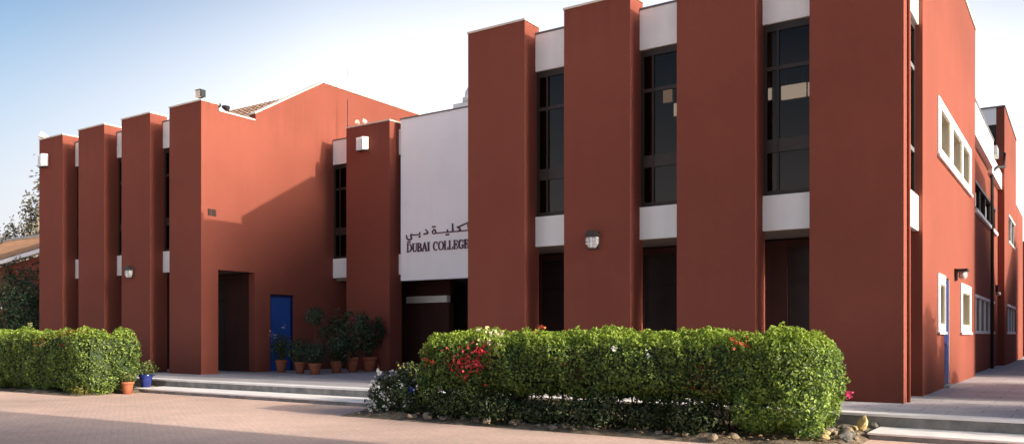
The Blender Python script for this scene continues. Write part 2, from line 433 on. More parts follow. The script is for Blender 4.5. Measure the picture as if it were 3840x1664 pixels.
def gap_window(root, x0, x1, y, z0, z1, name='window', ribs=True):
    """dark framed window filling a gap in a wall that faces -Y"""
    f = MB().use(M['frame'])
    t = 0.07
    f.box(x0, x0 + t, y, y + 0.08, z0, z1); f.box(x1 - t, x1, y, y + 0.08, z0, z1)
    f.box(x0 + t, x1 - t, y, y + 0.08, z1 - 0.15, z1); f.box(x0 + t, x1 - t, y, y + 0.08, z0, z0 + 0.10)
    xm = x0 + 0.27
    panes = MB()
    if ribs:
        f.box(xm, xm + 0.05, y + 0.004, y + 0.076, z0 + 0.10, z1 - 0.15)
        f.use(M['spandrel'])
        for za, zb in ((7.02, 7.10), (5.33, 5.60)):
            f.box(x0 + t, xm, y + 0.01, y + 0.07, za, zb); f.box(xm + 0.05, x1 - t, y + 0.01, y + 0.07, za, zb)
        rows = ((z0 + 0.10, 5.33), (5.60, 7.02), (7.10, z1 - 0.15))
        for za, zb in rows:
            for xa, xb in ((x0 + t, xm), (xm + 0.05, x1 - t)):
                panes.box(xa, xb, y + 0.035, y + 0.045, za, zb)
    else:
        panes.box(x0 + t, x1 - t, y + 0.035, y + 0.045, z0 + 0.10, z1 - 0.15)
    w = f.build(name, None, root)
    panes.build('pane', M['glass'], w)
    return w

def white_panel(root, x0, x1, y, z0, z1, cap=False, t=0.10):
    mb = MB().use(M['white']); mb.box(x0, x1, y, y + t, z0, z1)
    if cap:
        mb.use(M['cap']); mb.box(x0, x1, y - 0.02, y + t + 0.05, z1 + 0.002, z1 + 0.045)
    return mb.build('panel', None, root)

def wing(label, lefts, side):
    xr = lefts[-1] + PW; xl = lefts[0]
    root = thing('school_wing', label, 'building', (xl, YF, TZ))
    for i, x in enumerate(lefts):
        xe = xr if i == 3 else x + PW
        p = MB().box(x, xe, YF, YB, TZ - 0.02, 9.085).build('pillar', M['render'], root)
        c = MB(); c.box(x - 0.02, xe + 0.02, YF - 0.02, YB + 0.02, 9.087, 9.132)
        c.build('coping', M['coping'], p)
    for i in range(3):
        x0, x1 = lefts[i] + PW, lefts[i + 1]
        white_panel(root, x0, x1, YP, Z1, Z2)
        white_panel(root, x0, x1, YP, Z3, Z4, True)
        gap_window(root, x0, x1, YP + 0.06, Z2, Z3)
    # arcade behind the pillars, floors and inner walls
    inn = MB().use(M['render_shaded'])
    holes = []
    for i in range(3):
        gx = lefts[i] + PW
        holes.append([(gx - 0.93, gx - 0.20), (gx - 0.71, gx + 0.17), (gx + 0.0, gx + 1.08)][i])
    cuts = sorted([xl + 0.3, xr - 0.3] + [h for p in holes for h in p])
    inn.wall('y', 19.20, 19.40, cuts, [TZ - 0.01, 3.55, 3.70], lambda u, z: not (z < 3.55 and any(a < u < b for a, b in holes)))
    inn.use(M['room'])
    inn.box(xl + 0.31, xr - 0.31, 17.66, 29.3, 3.74, 4.34)
    inn.box(xl + 0.31, xr - 0.31, 18.3, 29.3, 8.02, 8.12)
    inn.box(xl + 0.31, xr - 0.31, 22.0, 22.2, 4.342, 8.018)
    inn.build('inner_wall', None, root)
    for a, b in holes:
        w = MB().use(M['frame'])
        w.box(a, a + 0.06, 19.24, 19.32, TZ, 3.548); w.box(b - 0.06, b, 19.24, 19.32, TZ, 3.548); w.box(a + 0.06, b - 0.06, 19.24, 19.32, 3.47, 3.548); w.box(a + 0.06, b - 0.06, 19.24, 19.32, 2.75, 2.82)
        w.box(a + 0.06, b - 0.06, 19.24, 19.32, 1.25, 1.31)
        d = w.build('arcade_window', None, root)
        MB().box(a + 0.06, b - 0.06, 19.27, 19.285, TZ, 3.47).build('pane', M['dark_door'], d)
    # roof: clay tiles rising behind the front parapet, flat behind that
    til = MB().use(M['tile'])
    y0, z0, y1, z1 = 17.66, 7.93, 22.2, 10.66
    nx = int((xr - xl - 0.64) / 0.055); rows = 16
    vs = []; fs = []
    for r in range(rows):
        for e in (0, 1):
            k = (r + e) / rows
            lift = 0.045 if e == 0 else 0.0
            for i in range(nx + 1):
                vs.append((xl + 0.32 + (xr - xl - 0.64) * i / nx, y0 + (y1 - y0) * k - 0.5 * lift, z0 + (z1 - z0) * k + lift + 0.05 * abs(math.sin(i * 0.055 / 0.24 * PI))))
    W_ = nx + 1
    for r in range(2 * rows - 1):
        for i in range(nx): fs.append((r * W_ + i, r * W_ + i + 1, (r + 1) * W_ + i + 1, (r + 1) * W_ + i))
    til.add(vs, fs)
    til.use(M['cap']); til.box(xl + 0.32, xr - 0.32, 22.21, 29.3, 10.40, 10.60)
    til.box(xl + 0.32, xr - 0.32, 29.3, 29.58, TZ, 10.9)
    til.build('roof', None, root)
    prof = [(YB, 8.88), (19.11, 8.88), (19.11, 9.115), (22.2, 10.94), (29.6, 10.94)]
    def gable(x0, x1, name, label=None):
        mb = MB().use(M['render'])
        mb.prism_x([(19.11, 8.881), (29.6, 8.881), (29.6, 10.94), (22.2, 10.94), (19.11, 9.115)], x0, x1)
        return mb
    def caps(par, x0, x1):
        c = MB().use(M['coping'])
        coping_run(c, [(YB + 0.02, 8.88), (19.08, 8.88)], x0, x1)
        coping_run(c, [(19.08, 9.115), (22.2, 10.94), (29.6, 10.94)], x0, x1)
        c.build('coping', None, par)
    # hidden side towards the other end of the wing: plain gable
    ga = gable(xl, xl + 0.3, 'gable_wall')
    ga.wall('x', xl, xl + 0.3, [YB, 29.6], [TZ - 0.02, 8.88], lambda u, z: True)
    g = ga.build('gable_wall', None, root); caps(g, xl, xl + 0.3)
    return root, gable, caps, xl, xr

LL = [-33.446, -30.663, -27.89, -25.114]
LR = [-12.74, -9.96, -7.174, -4.412]

# left wing -----------------------------------------------------------------
left, gable, caps, xl, xr = wing('dark red wing with four tall pillars and a sunlit gable wall at the left', LL, 'left')
xg = -23.424
g = gable(xg - 0.3, xg, 'gable_wall')
def solidL(u, z):
    if u < 19.07 and z < 3.705: return False
    if 19.74 < u < 20.80 and z < 3.0: return False
    return True
g.wall('x', xg - 0.3, xg, [YB, 19.07, 19.11, 19.74, 20.80, 29.6], [TZ - 0.02, 3.0, 3.705, 8.88], solidL)
gw = g.build('gable_wall', None, left); caps(gw, xg - 0.3, xg)
d = MB().use(M['blue'])
d.box(xg - 0.20, xg - 0.12, 19.80, 20.74, TZ + 0.01, 2.93)
dr = d.build('door', None, left)
fr = MB().use(M['navy']); fr.box(xg - 0.24, xg - 0.05, 19.742, 19.80, TZ, 2.998); fr.box(xg - 0.24, xg - 0.05, 20.74, 20.798, TZ, 2.998); fr.box(xg - 0.24, xg - 0.05, 19.80, 20.74, 2.93, 2.998)
fr.build('frame', None, dr)
hd = MB().use(M['steel']); hd.tube([(xg - 0.12, 20.64, 1.36), (xg - 0.06, 20.64, 1.36), (xg - 0.06, 20.52, 1.36)], 0.014, 8)
hd.build('handle', None, dr)
v = MB().use(M['spandrel'])
for y in (17.20, 17.37):
    for k in range(5): v.box(xg + 0.002, xg + 0.03, y, y + 0.14, 5.44 + k * 0.045, 5.47 + k * 0.045)
v.build('air_vent', None, left)

# right wing ----------------------------------------------------------------
right, gable, caps, xl2, xr2 = wing('tall dark red wing with four pillars and white framed side windows at the right', LR, 'right')
xs = -2.725
g = gable(xs - 0.3, xs, 'side_wall')
ribbon = [(21.75, 23.45), (23.98, 25.85), (26.16, 27.8)]
def solidR(u, z):
    if 5.87 < z < 6.80 and any(a < u < b for a, b in ribbon): return False
    if 21.62 < u < 22.48 and 1.82 < z < 2.74: return False
    if 22.55 < u < 23.35 and z < 2.95: return False
    if 26.02 < u < 27.92 and 1.84 < z < 2.74: return False
    return True
us = sorted([19.22, 29.6, 21.62, 22.48, 22.55, 23.35, 26.02, 27.92] + [x for p in ribbon for x in p])
g.wall('x', xs - 0.3, xs, us, [TZ - 0.02, 1.82, 1.84, 2.74, 2.95, 5.87, 6.80, 8.88], solidR)
# the slope of the parapet starts at the wall's front edge, above the photograph's top
sw = g.build('side_wall', None, right); caps(sw, xs - 0.3, xs)
cd = MB().use(M['render']); cd.tube([(xs + 0.035, 17.33, TZ), (xs + 0.035, 17.33, 9.0)], 0.03, 8)
cd.build('conduit', None, right)
# recess between the corner pillar and the side wall
xp = xs - 0.08
pn = MB().use(M['white']); pn.box(xp - 0.1, xp, YB, 19.217, Z1, Z2); pn.build('panel', None, right)
pn = MB().use(M['white']); pn.box(xp - 0.1, xp, YB, 19.217, Z3, Z4); pn.build('panel', None, right)
f = MB().use(M['frame']); xa, xb = xp - 0.14, xp - 0.06
f.box(xa, xb, YB, YB + 0.07, Z2, Z3); f.box(xa, xb, 19.15, 19.217, Z2, Z3); f.box(xa, xb, YB + 0.07, 19.15, Z3 - 0.12, Z3); f.box(xa, xb, YB + 0.07, 19.15, Z2, Z2 + 0.08)
f.use(M['steel'])
for za in (7.02, 5.33): f.box(xa + 0.01, xb - 0.006, YB + 0.07, 19.15, za, za + 0.09)
w = f.build('window', None, right)
pm = MB()
for za, zb in ((Z2 + 0.08, 5.33), (5.42, 7.02), (7.11, Z3 - 0.12)): pm.box(xa + 0.03, xa + 0.04, YB + 0.07, 19.15, za, zb)
pm.build('pane', M['glass'], w)

def side_window(root, x, y0, y1, z0, z1, openings, oz0, oz1, sill=0.03):
    """white surround standing 3 cm off a wall that faces +X, cream reveals, dark glass deep inside"""
    s_ = MB().use(M['lampwhite'])
    ys = sorted([y0, y1] + [q for p in openings for q in p])
    s_.wall('x', x + 0.002, x + 0.035, ys, [z0, oz0, oz1, z1], lambda u, z: not (oz0 < z < oz1 and any(a < u < b for a, b in openings)))
    s_.box(x + 0.037, x + 0.07, y0 - 0.03, y1 + 0.03, z0 - 0.01, z0 + 0.05)
    w = s_.build('window', None, root)
    for a, b in openings:
        rv = MB().use(M['blind'])
        rv.wall('x', x - 0.28, x - 0.002, [a + 0.003, a + 0.02, b - 0.02, b - 0.003], [oz0 + 0.003, oz0 + 0.02, oz1 - 0.02, oz1 - 0.003],
                lambda u, z: not (a + 0.02 < u < b - 0.02 and oz0 + 0.02 < z < oz1 - 0.02))
        rv.box(x - 0.27, x - 0.245, a + (b - a) * 0.55, b - 0.02, oz0 + 0.02, oz1 - 0.02)
        rv.build('reveal', None, w)
    gp = MB()
    for a, b in openings: gp.box(x - 0.23, x - 0.215, a + 0.021, b - 0.021, oz0 + 0.021, oz1 - 0.021)
    gp.build('pane', M['glass'], w)
    for a, b in openings:
        dk = MB().use(M['frame'])
        dk.box(x - 0.24, x - 0.205, (a + b) / 2 - 0.03, (a + b) / 2 + 0.03, oz0 + 0.022, oz1 - 0.022)
        dk.build('mullion', None, w)
    return w
side_window(right, xs, 21.33, 28.25, 5.63, 7.01, ribbon, 5.87, 6.80)
side_window(right, xs, 21.32, 22.54, 1.60, 2.98, [(21.62, 22.48)], 1.82, 2.74)
side_window(right, xs, 25.68, 28.15, 1.60, 2.98, [(26.02, 27.92)], 1.84, 2.74)
d = MB().use(M['sideblue']); d.box(xs - 0.10, xs - 0.015, 22.575, 23.325, TZ + 0.07, 2.90); d.use(M['lampwhite']); d.box(xs - 0.12, xs + 0.012, 23.327, 23.347, TZ + 0.07, 2.94)
dr = d.build('door', None, right)
hd = MB().use(M['steel']); hd.tube([(xs - 0.015, 22.66, 1.35), (xs + 0.045, 22.66, 1.35), (xs + 0.045, 22.78, 1.35)], 0.014, 8); hd.build('handle', None, dr)
st = MB().use(M['terrace']); st.box(xs - 0.2, xs + 0.12, 22.45, 23.45, TZ - 0.01, TZ + 0.06); st.build('doorstep', None, right)

# lights seen through the upper windows ------------------------------------
def hung_light(label, x0, x1, y, z0, z1, m):
    t = thing('ceiling_light', label, 'light', ((x0 + x1) / 2, y, z0), 'lights inside the upper rooms')
    b = MB().use(M['lampwhite']); b.box(x0 - 0.02, x1 + 0.02, y + 0.004, y + 0.10, z0 - 0.02, z1 + 0.02)
    for x in (x0 + 0.08, x1 - 0.08): b.tube([(x, y + 0.05, z1 + 0.02), (x, y + 0.05, 8.018)], 0.008, 6)
    b.build('housing', None, t)
    MB().box(x0, x1, y - 0.03, y, z0, z1).build('diffuser', m, t)
hung_light('wide pale rectangular light behind the glass between the third and fourth right-wing pillars', -5.985, -5.42, 20.5, 7.21, 7.53, M['glow'])
hung_light('small square pale light at the left edge of the rightmost tall window', -6.36, -6.23, 20.5, 7.26, 7.53, M['glow'])
hung_light('sliver of a pale light cut off by the rightmost front pillar', -5.36, -5.15, 20.5, 7.21, 7.52, M['glow'])
hung_light('dim cream light in the window between the second and third right-wing pillars', -8.20, -7.99, 18.6, 7.05, 7.34, M['glow_dim'])
hung_light('tall thin cream light at the right edge of the second right-wing window', -7.93, -7.80, 18.6, 6.70, 6.98, M['glow'])
ps = thing('wall_poster', 'dull red poster seen behind the glass of the second right-wing window', 'poster', (-8.4, 18.7, 7.0))
MB().box(-8.52, -8.22, 18.70, 18.72, 6.98, 7.42).build('sheet', M['poster'], ps)
MB().box(-8.53, -8.21, 18.722, 18.75, 6.97, 7.43).build('backing', M['room'], ps)

# entrance block ------------------------------------------------------------
ent = thing('entrance_block', 'entrance block with a big white sign wall between the two red wings', 'building', (-22.24, 22.23, TZ))
p = MB().box(-22.238, -20.135, 22.23, 22.87, TZ - 0.02, 9.085).build('pillar', M['render'], ent)
MB().box(-22.258, -20.115, 22.21, 22.89, 9.087, 9.132).build('coping', M['coping'], p)
white_panel(ent, -23.42, -22.24, 22.71, Z1, Z2); white_panel(ent, -23.42, -22.24, 22.71, Z3, Z4, True)
gap_window(ent, -23.42, -22.24, 22.77, Z2, Z3)
white_panel(ent, -20.133, -19.905, 22.71, Z1, Z2); white_panel(ent, -20.133, -19.905, 22.71, Z3, Z4)
f = MB().use(M['frame']); f.box(-20.133, -19.905, 22.77, 22.82, Z2, Z3); f.build('window', None, ent)
sw = MB().use(M['white_wall']); sw.box(-19.90, -12.745, 22.55, 22.80, 3.48, 9.14)
sw.use(M['cap']); sw.box(-19.92, -12.745, 22.52, 22.83, 9.142, 9.185)
sign = sw.build('sign_wall', None, ent)
inn = MB().use(M['render_shaded'])
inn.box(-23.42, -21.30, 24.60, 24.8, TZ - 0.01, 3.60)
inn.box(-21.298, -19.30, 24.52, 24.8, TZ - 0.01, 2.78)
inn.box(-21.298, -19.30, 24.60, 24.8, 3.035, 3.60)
inn.use(M['room'])
inn.box(-23.42, -12.75, 22.90, 28.9, 3.62, 4.3)
inn.box(-23.42, -12.75, 28.9, 29.1, TZ, 8.6)
inn.box(-23.42, -12.75, 22.90, 28.9, 8.4, 8.6)
inn.box(-23.42, -12.75, 24.9, 25.0, 4.31, 8.39)
inn.build('inner_wall', None, ent)
MB().box(-21.298, -19.34, 24.44, 24.66, 2.783, 3.032).build('lintel', M['white'], ent)
f = MB().use(M['frame'])
for x in (-19.30, -17.7, -16.1, -14.5, -12.85): f.box(x, x + 0.07, 25.6, 25.68, TZ, 3.60)
f.box(-19.22, -12.86, 25.605, 25.675, 2.70, 2.80)
gl = f.build('glazed_screen', None, ent)
MB().box(-19.23, -12.86, 25.63, 25.64, TZ, 3.60).build('pane', M['glass_dark'], gl)

# lettering: strokes in (x, height) units, mapped onto the sign wall
class Letters:
    def __init__(s): s.mb = MB().use(M['letter']); s.k = 0
    def stroke(s, pts, wd):
        """a ribbon through pts with widths wd, 3 cm proud of the wall"""
        s.k += 1
        y = 22.55 - 0.030 - 0.0007 * s.k
        if not hasattr(wd, '__len__'): wd = [wd] * len(pts)
        P = [Vector((a, b)) for a, b in pts]
        for i in range(len(P) - 1):
            d = (P[i + 1] - P[i]); n = Vector((-d.y, d.x)).normalized()
            e = d.normalized() * 0.006
            a, b = P[i] - e, P[i + 1] + e
            q = [a - n * wd[i] / 2, b - n * wd[i + 1] / 2, b + n * wd[i + 1] / 2, a + n * wd[i] / 2]
            yy = y - 0.00005 * i
            s.mb.add([(p.x, yy, p.y) for p in q] + [(p.x, 22.546, p.y) for p in q], [(0, 1, 2, 3), (4, 7, 6, 5), (0, 4, 5, 1), (1, 5, 6, 2), (2, 6, 7, 3), (3, 7, 4, 0)])
def arc(cx, cz, rx, rz, a0, a1, n=12):
    return [(cx + rx * math.cos(math.radians(a0 + (a1 - a0) * i / n)), cz + rz * math.sin(math.radians(a0 + (a1 - a0) * i / n))) for i in range(n + 1)]
lt = Letters()
H = 0.30; B0 = 4.46; TH = 0.050; TN = 0.021
def latin(ch, x, w):
    S = lambda pts, wd: lt.stroke([(x + a * w, B0 + b * H) for a, b in pts], wd)
    serif = lambda a, b, r=0.20: S([(a - r, b), (a + r, b)], TN)
    if ch == 'D':
        S([(.2, 0), (.2, 1)], TH); serif(.2, .04); serif(.2, .96)
        pts = arc(.3, .5, .62, .46, 88, -88, 14); S(pts, [TN + (TH - TN) * math.cos(math.radians(88 - 176 * i / 14)) for i in range(15)])
    if ch == 'U':
        S([(.22, 1), (.22, .33)], TH); serif(.22, .96); serif(.84, .96, .16)
        S(arc(.53, .34, .31, .30, 180, 360), [TH - (TH - TN) * i / 12 for i in range(13)]); S([(.84, .34), (.84, 1)], TN)
    if ch == 'B':
        S([(.2, 0), (.2, 1)], TH); serif(.2, .04); serif(.2, .96)
        S(arc(.32, .75, .46, .21, 88, -88), [TN + .03 * math.sin(PI * i / 12) for i in range(13)])
        S(arc(.32, .28, .56, .24, 88, -88), [TN + .035 * math.sin(PI * i / 12) for i in range(13)])
    if ch == 'A':
        S([(.12, 0), (.5, 1)], TN); S([(.48, 1), (.86, 0)], TH); S([(.26, .34), (.72, .34)], TN); serif(.12, .04, .13); serif(.86, .04, .16)
    if ch == 'I':
        S([(.5, 0), (.5, 1)], TH); serif(.5, .04, .36); serif(.5, .96, .36)
    if ch == 'C' or ch == 'G':
        pts = arc(.54, .5, .42, .47, 48, 312, 16); S(pts, [TN + (TH - TN) * max(0, math.sin(PI * i / 16)) for i in range(17)])
        S([(.82, .96), (.82, .68)], TN)
        if ch == 'G': S([(.80, .08), (.80, .42)], TH * .9); serif(.80, .42, .17)
    if ch == 'O':
        pts = arc(.5, .5, .42, .47, 0, 360, 24); S(pts, [TN + (TH - TN) * abs(math.cos(2 * PI * i / 24)) for i in range(25)])
    if ch == 'L' or ch == 'E':
        S([(.22, 0), (.22, 1)], TH); serif(.22, .96)
        S([(.05, .04), (.88, .04)], TN); S([(.87, .02), (.87, .30)], TN)
        if ch == 'E':
            S([(.22, .96), (.84, .96)], TN); S([(.83, .98), (.83, .74)], TN); S([(.22, .52), (.62, .52)], TN); S([(.62, .40), (.62, .64)], TN)
x = -19.61
for ch, w in (('D', .235), ('U', .235), ('B', .205), ('A', .225), ('I', .11)):
    latin(ch, x, w); x += w + 0.008
lt.mb.build('lettering', None, sign)
lt = Letters()
x = -18.43
for ch, w in (('C', .225), ('O', .24), ('L', .195), ('L', .195), ('E', .20), ('G', .235), ('E', .20)):
    latin(ch, x, w); x += w + 0.008
le = lt.mb.build('lettering', None, sign)
ar = Letters()
def A(pts, wd): ar.stroke([(-19.64 + a, 5.05 + b) for a, b in pts], wd)
def dot(a, b, r=0.032): A([(a - r, b), (a + r, b)], 2 * r)
W2 = 0.040
# second word (on the left): dal, beh with a long stretch, final yeh
A([(.88, .15), (.95, .10), (.98, .02), (.80, .0)], [.035, .05, .06, .05])
A([(.62, .08), (.62, .0)], W2); A([(.64, 0), (.30, 0)], W2); dot(.62, -.075)
A([(.32, .0), (.24, .03), (.20, -.02), (.25, -.07), (.24, -.13), (.14, -.16), (.05, -.11), (.01, .02)], [.05, .05, .05, .05, .055, .055, .05, .03])
dot(.09, -.235, .027); dot(.17, -.235, .027)
ar.mb.build('lettering', None, sign)
ar = Letters()
# first word (on the right): kaf, lam, yeh, teh marbuta
A([(2.74, 0), (1.36, 0)], W2)
A(arc(1.26, .045, .075, .065, 300, -60, 12), .04); A([(1.36, 0), (1.33, .05), (1.30, .12), (1.24, .14)], [.05, .045, .04, .03])
dot(1.21, .225, .026); dot(1.29, .225, .026)
A([(1.84, .09), (1.84, 0)], W2); dot(1.80, -.085, .027); dot(1.88, -.085, .027)
A([(2.07, .0), (2.06, .27)], [.06, .045])
A([(2.30, .0), (2.40, .04), (2.34, .10), (2.26, .13), (2.70, .25)], [.05, .05, .05, .05, .04])
A([(2.70, .25), (2.74, .0)], .04)
ar.mb.build('lettering', None, sign)

# tank and mast on the roof ---------------------------------------------------
tk = thing('water_tank', 'pale grey domed water tank on a base on the entrance roof', 'tank', (-18.0, 24.3, 8.6))
MB().box(-18.62, -17.3, 23.9, 25.0, 8.61, 9.80).build('base', M['lampwhite'], tk)
MB().lathe([(.0, 0), (.44, 0), (.44, .18), (.36, .22), (.34, .42), (.26, .56), (.12, .62), (.0, .63)], -17.96, 24.3, 9.802, 24).build('tank', M['lampwhite'], tk)
ms = thing('antenna_mast', 'thin mast rising above the gable beside the entrance pillar', 'mast', (-22.89, 22.9, 8.6))
MB().tube([(-22.89, 22.95, 8.9), (-22.89, 22.95, 10.4)], 0.016, 6).build('pole', M['spandrel'], ms)
MB().tube([(-22.89, 22.95, 10.4), (-22.89, 22.95, 11.6)], 0.007, 6).build('rod', M['steel'], ms)
MB().box(-22.97, -22.81, 22.87, 23.03, 8.602, 8.9).build('foot', M['steel'], ms)

# ------------------------------------------------------------------ lamps
def twin_flood(label, x, y, z):
    """two white floodlights splayed like an open book on a pillar facing -Y"""
    t = thing('twin_floodlight', label, 'floodlight', (x, y, z), 'white twin floodlights high on pillars')
    for sgn in (-1, 1):
        ang = 0.85 if sgn > 0 else 0.12
        c, s_ = math.cos(ang), math.sin(ang)
        mb = MB().use(M['lampwhite'])
        w, dp, h = 0.23, 0.11, 0.46
        def T(a, b, zz): return (x + sgn * 0.135 + a * c - b * s_, y - 0.17 + a * s_ + b * c, z + zz)
        vs = [T(a, b, zz) for zz in (0, h) for a, b in ((-w / 2, -dp / 2), (w / 2, -dp / 2), (w / 2, dp / 2), (-w / 2, dp / 2))]
        mb.add(vs, [(0, 3, 2, 1), (4, 5, 6, 7), (0, 1, 5, 4), (1, 2, 6, 5), (2, 3, 7, 6), (3, 0, 4, 7)])
        mb.use(M['black'])
        vs = [T(a, b, zz) for zz in (-0.05, -0.002) for a, b in ((-w / 2 + .03, -dp / 2 + .01), (w / 2 - .03, -dp / 2 + .01), (w / 2 - .03, dp / 2 - .01), (-w / 2 + .03, dp / 2 - .01))]
        mb.add(vs, [(0, 3, 2, 1), (4, 5, 6, 7), (0, 1, 5, 4), (1, 2, 6, 5), (2, 3, 7, 6), (3, 0, 4, 7)])
        mb.build('lamp_head', None, t, 0.012)
    MB().box(x - 0.07, x + 0.07, y - 0.12, y - 0.002, z + 0.1, z + 0.42).build('bracket', M['lampwhite'], t)
    return t
twin_flood('white twin floodlight near the top of the leftmost pillar', -32.87, YF, 8.0)
twin_flood('white twin floodlight near the top of the pillar beside the white sign wall', -21.28, 22.23, 8.16)

def bulkhead(label, x, y, z):
    t = thing('wall_lamp', label, 'wall lamp', (x, y, z), 'bulkhead lamps on the front pillars')
    h = MB().use(M['spandrel'])
    h.box(x - 0.15, x + 0.15, y - 0.05, y - 0.002, z - 0.02, z + 0.36)
    h.prism_y([(x - 0.155, z + 0.25), (x + 0.155, z + 0.25), (x + 0.155, z + 0.30), (x + 0.09, z + 0.39), (x - 0.09, z + 0.39), (x - 0.155, z + 0.30)], y - 0.19, y - 0.052)
    h.build('housing', None, t, 0.008)
    l = MB().use(M['lens'])
    prof = [(x - 0.14, z + 0.10), (x - 0.07, z), (x + 0.07, z), (x + 0.14, z + 0.10), (x + 0.14, z + 0.248), (x - 0.14, z + 0.248)]
    l.prism_y(prof, y - 0.17, y - 0.052)
    l.build('lens', None, t, 0.02)
    gd = MB().use(M['lampwhite'])
    for zz in (z + 0.09, z + 0.17): gd.box(x - 0.143, x + 0.143, y - 0.182, y - 0.172, zz, zz + 0.012)
    gd.box(x - 0.008, x + 0.008, y - 0.184, y - 0.1705, z + 0.01, z + 0.245)
    gd.build('guard', None, t)
bulkhead('caged bulkhead lamp on the second pillar of the right wing', -9.155, YF, 3.53)
bulkhead('caged bulkhead lamp on the third pillar of the left wing', -27.28, YF, 3.56)
t = thing('wall_lamp', 'black hooded wall lamp above the navy door on the sunlit side wall', 'wall lamp', (xs, 24.6, 3.0))
h = MB().use(M['black']); h.box(xs + 0.002, xs + 0.05, 24.45, 24.75, 2.98, 3.28); h.box(xs + 0.052, xs + 0.30, 24.42, 24.78, 3.20, 3.27); h.build('hood', None, t)
MB().lathe([(0.0, 0), (.07, .01), (.10, .06), (.10, .17), (.0, .18)], xs + 0.18, 24.6, 3.01, 14).build('lens', M['lens'], t)

# flood box on the corner of the left wing
t = thing('roof_floodlight', 'boxy beige floodlight on the roof corner of the left wing', 'floodlight', (-23.6, 17.25, 9.13))
mb = MB().use(M['beige']); mb.box(-23.92, -23.66, 17.10, 17.16, 9.29, 9.51); mb.build('lens', None, t)
mb = MB().use(M['black']); mb.box(-23.658, -23.61, 17.09, 17.26, 9.285, 9.515); mb.box(-23.92, -23.66, 17.162, 17.26, 9.29, 9.51); mb.box(-23.93, -23.66, 17.08, 17.26, 9.512, 9.53); mb.build('housing', None, t)
mb = MB().use(M['steel']); mb.tube([(-23.80, 17.25, 9.13), (-23.80, 17.25, 9.30)], 0.025, 8); mb.build('post', None, t)
def small_spot(name, label, x, y, z, m, tilt, ax=0.0, sc=1.0):
    t = thing(name, label, 'spotlight', (x, y, z))
    d = Vector((math.cos(ax) * math.cos(tilt), math.sin(ax) * math.cos(tilt), math.sin(tilt)))
    c = Vector((x, y, z + 0.17 * sc))
    MB().tube([c - d * 0.10 * sc, c - d * 0.04 * sc, c + d * 0.10 * sc, c + d * 0.12 * sc], [0.04 * sc, 0.07 * sc, 0.10 * sc, 0.10 * sc], 14).build('lamp_head', m, t)
    MB().tube([(x, y, z), (x, y, z + 0.08 * sc), tuple(c - d * 0.02)], 0.016 * sc, 6).build('bracket', m, t)
    return t
small_spot('spotlight', 'first small dark spotlight in the notch of the sunlit gable', -23.57, 17.70, 8.935, M['frame'], -0.5, -2.2)
small_spot('spotlight', 'second small dark spotlight in the gable notch, nearer the tiles', -23.57, 17.98, 8.935, M['frame'], -0.4, 0.6)
small_spot('spotlight', 'cream spotlight on the roof of the leftmost pillar', -33.75, 17.3, 9.135, M['beige'], 0.35, -2.0, 1.35)
small_spot('spotlight', 'left one of two small white spotlights on the entrance pillar', -21.78, 22.35, 9.135, M['beige'], 0.25, -1.2, 0.75)
small_spot('spotlight', 'right one of two small white spotlights on the entrance pillar', -21.43, 22.35, 9.135, M['beige'], 0.25, -2.2, 0.75)

# ------------------------------------------------------------------ rear block beyond the right wing
rb = thing('rear_block', 'red rear block with a white fascia beyond the right wing', 'building', (-2.95, 35.0, TZ))
xr_ = -2.93
g = MB().use(M['render'])
def solidB(u, z):
    if 30.7 < u < 39.2 and 1.62 < z < 2.93: return False
    if 31.6 < u < 39.6 and 5.70 < z < 6.70: return False
    return True
g.wall('x', xr_ - 0.3, xr_, [29.61, 30.7, 31.6, 39.2, 39.6, 40.78], [TZ - 0.02, 1.62, 2.93, 5.70, 6.70, 8.7], solidB)
g.build('link_wall', None, rb)
def long_window(root, x, y0, y1, z0, z1, n, fm, proud=0.03):
    s_ = MB().use(fm); t = 0.10
    s_.box(x - 0.14, x + proud, y0 + 0.003, y1 - 0.003, z0 + 0.003, z0 + t); s_.box(x - 0.14, x + proud, y0 + 0.003, y1 - 0.003, z1 - t, z1 - 0.003)
    for i in range(n + 1):
        yy = y0 + 0.003 + (y1 - y0 - 0.126) * i / n
        s_.box(x - 0.12, x - 0.02, yy, yy + 0.12, z0 + t + 0.001, z1 - t - 0.001)
    w = s_.build('window', None, root)
    MB().box(x - 0.09, x - 0.08, y0 + 0.01, y1 - 0.01, z0 + t, z1 - t).build('pane', M['glass_dark'], w)
    return w
long_window(rb, xr_, 30.7, 39.2, 1.62, 2.93, 5, M['lampwhite'])
long_window(rb, xr_, 31.6, 39.6, 5.70, 6.70, 4, M['frame'])
MB().box(xr_ + 0.002, xr_ + 0.10, 31.5, 39.7, 5.60, 5.72).build('sill', M['lampwhite'], rb)
fs = MB().use(M['white']); fs.box(xr_ - 0.3, xs - 0.02, 29.62, 36.3, 7.80, 8.80); fs.use(M['cap']); fs.box(xr_ - 0.32, xs + 0.01, 29.62, 36.32, 8.802, 8.86)
fs.build('fascia', None, rb)
MB().box(xr_ - 0.3, xs - 0.05, 36.31, 40.78, 7.65, 8.30).build('fascia', M['white'], rb)
pp = MB().use(M['frame'])
px_ = xr_ + 0.10
pp.tube([(px_ + 0.20, 38.6, 8.75), (px_ + 0.32, 38.2, 8.65), (px_ + 0.32, 38.0, 8.1), (px_ + 0.15, 37.0, 7.95), (px_, 36.9, 7.75), (px_, 36.9, TZ)], 0.06, 10)
pp.build('drainpipe', None, rb)
hp = MB().use(M['steel']); hp.box(xr_ + 0.02, xr_ + 0.30, 36.35, 37.2, 8.302, 8.66); hp.build('rainwater_head', None, rb)
b2 = MB().use(M['render'])
x2 = -2.68
def solid2(u, z): return not (43.2 < u < 47.2 and 5.65 < z < 6.9) and not (42.2 < u < 47.6 and 1.62 < z < 2.93)
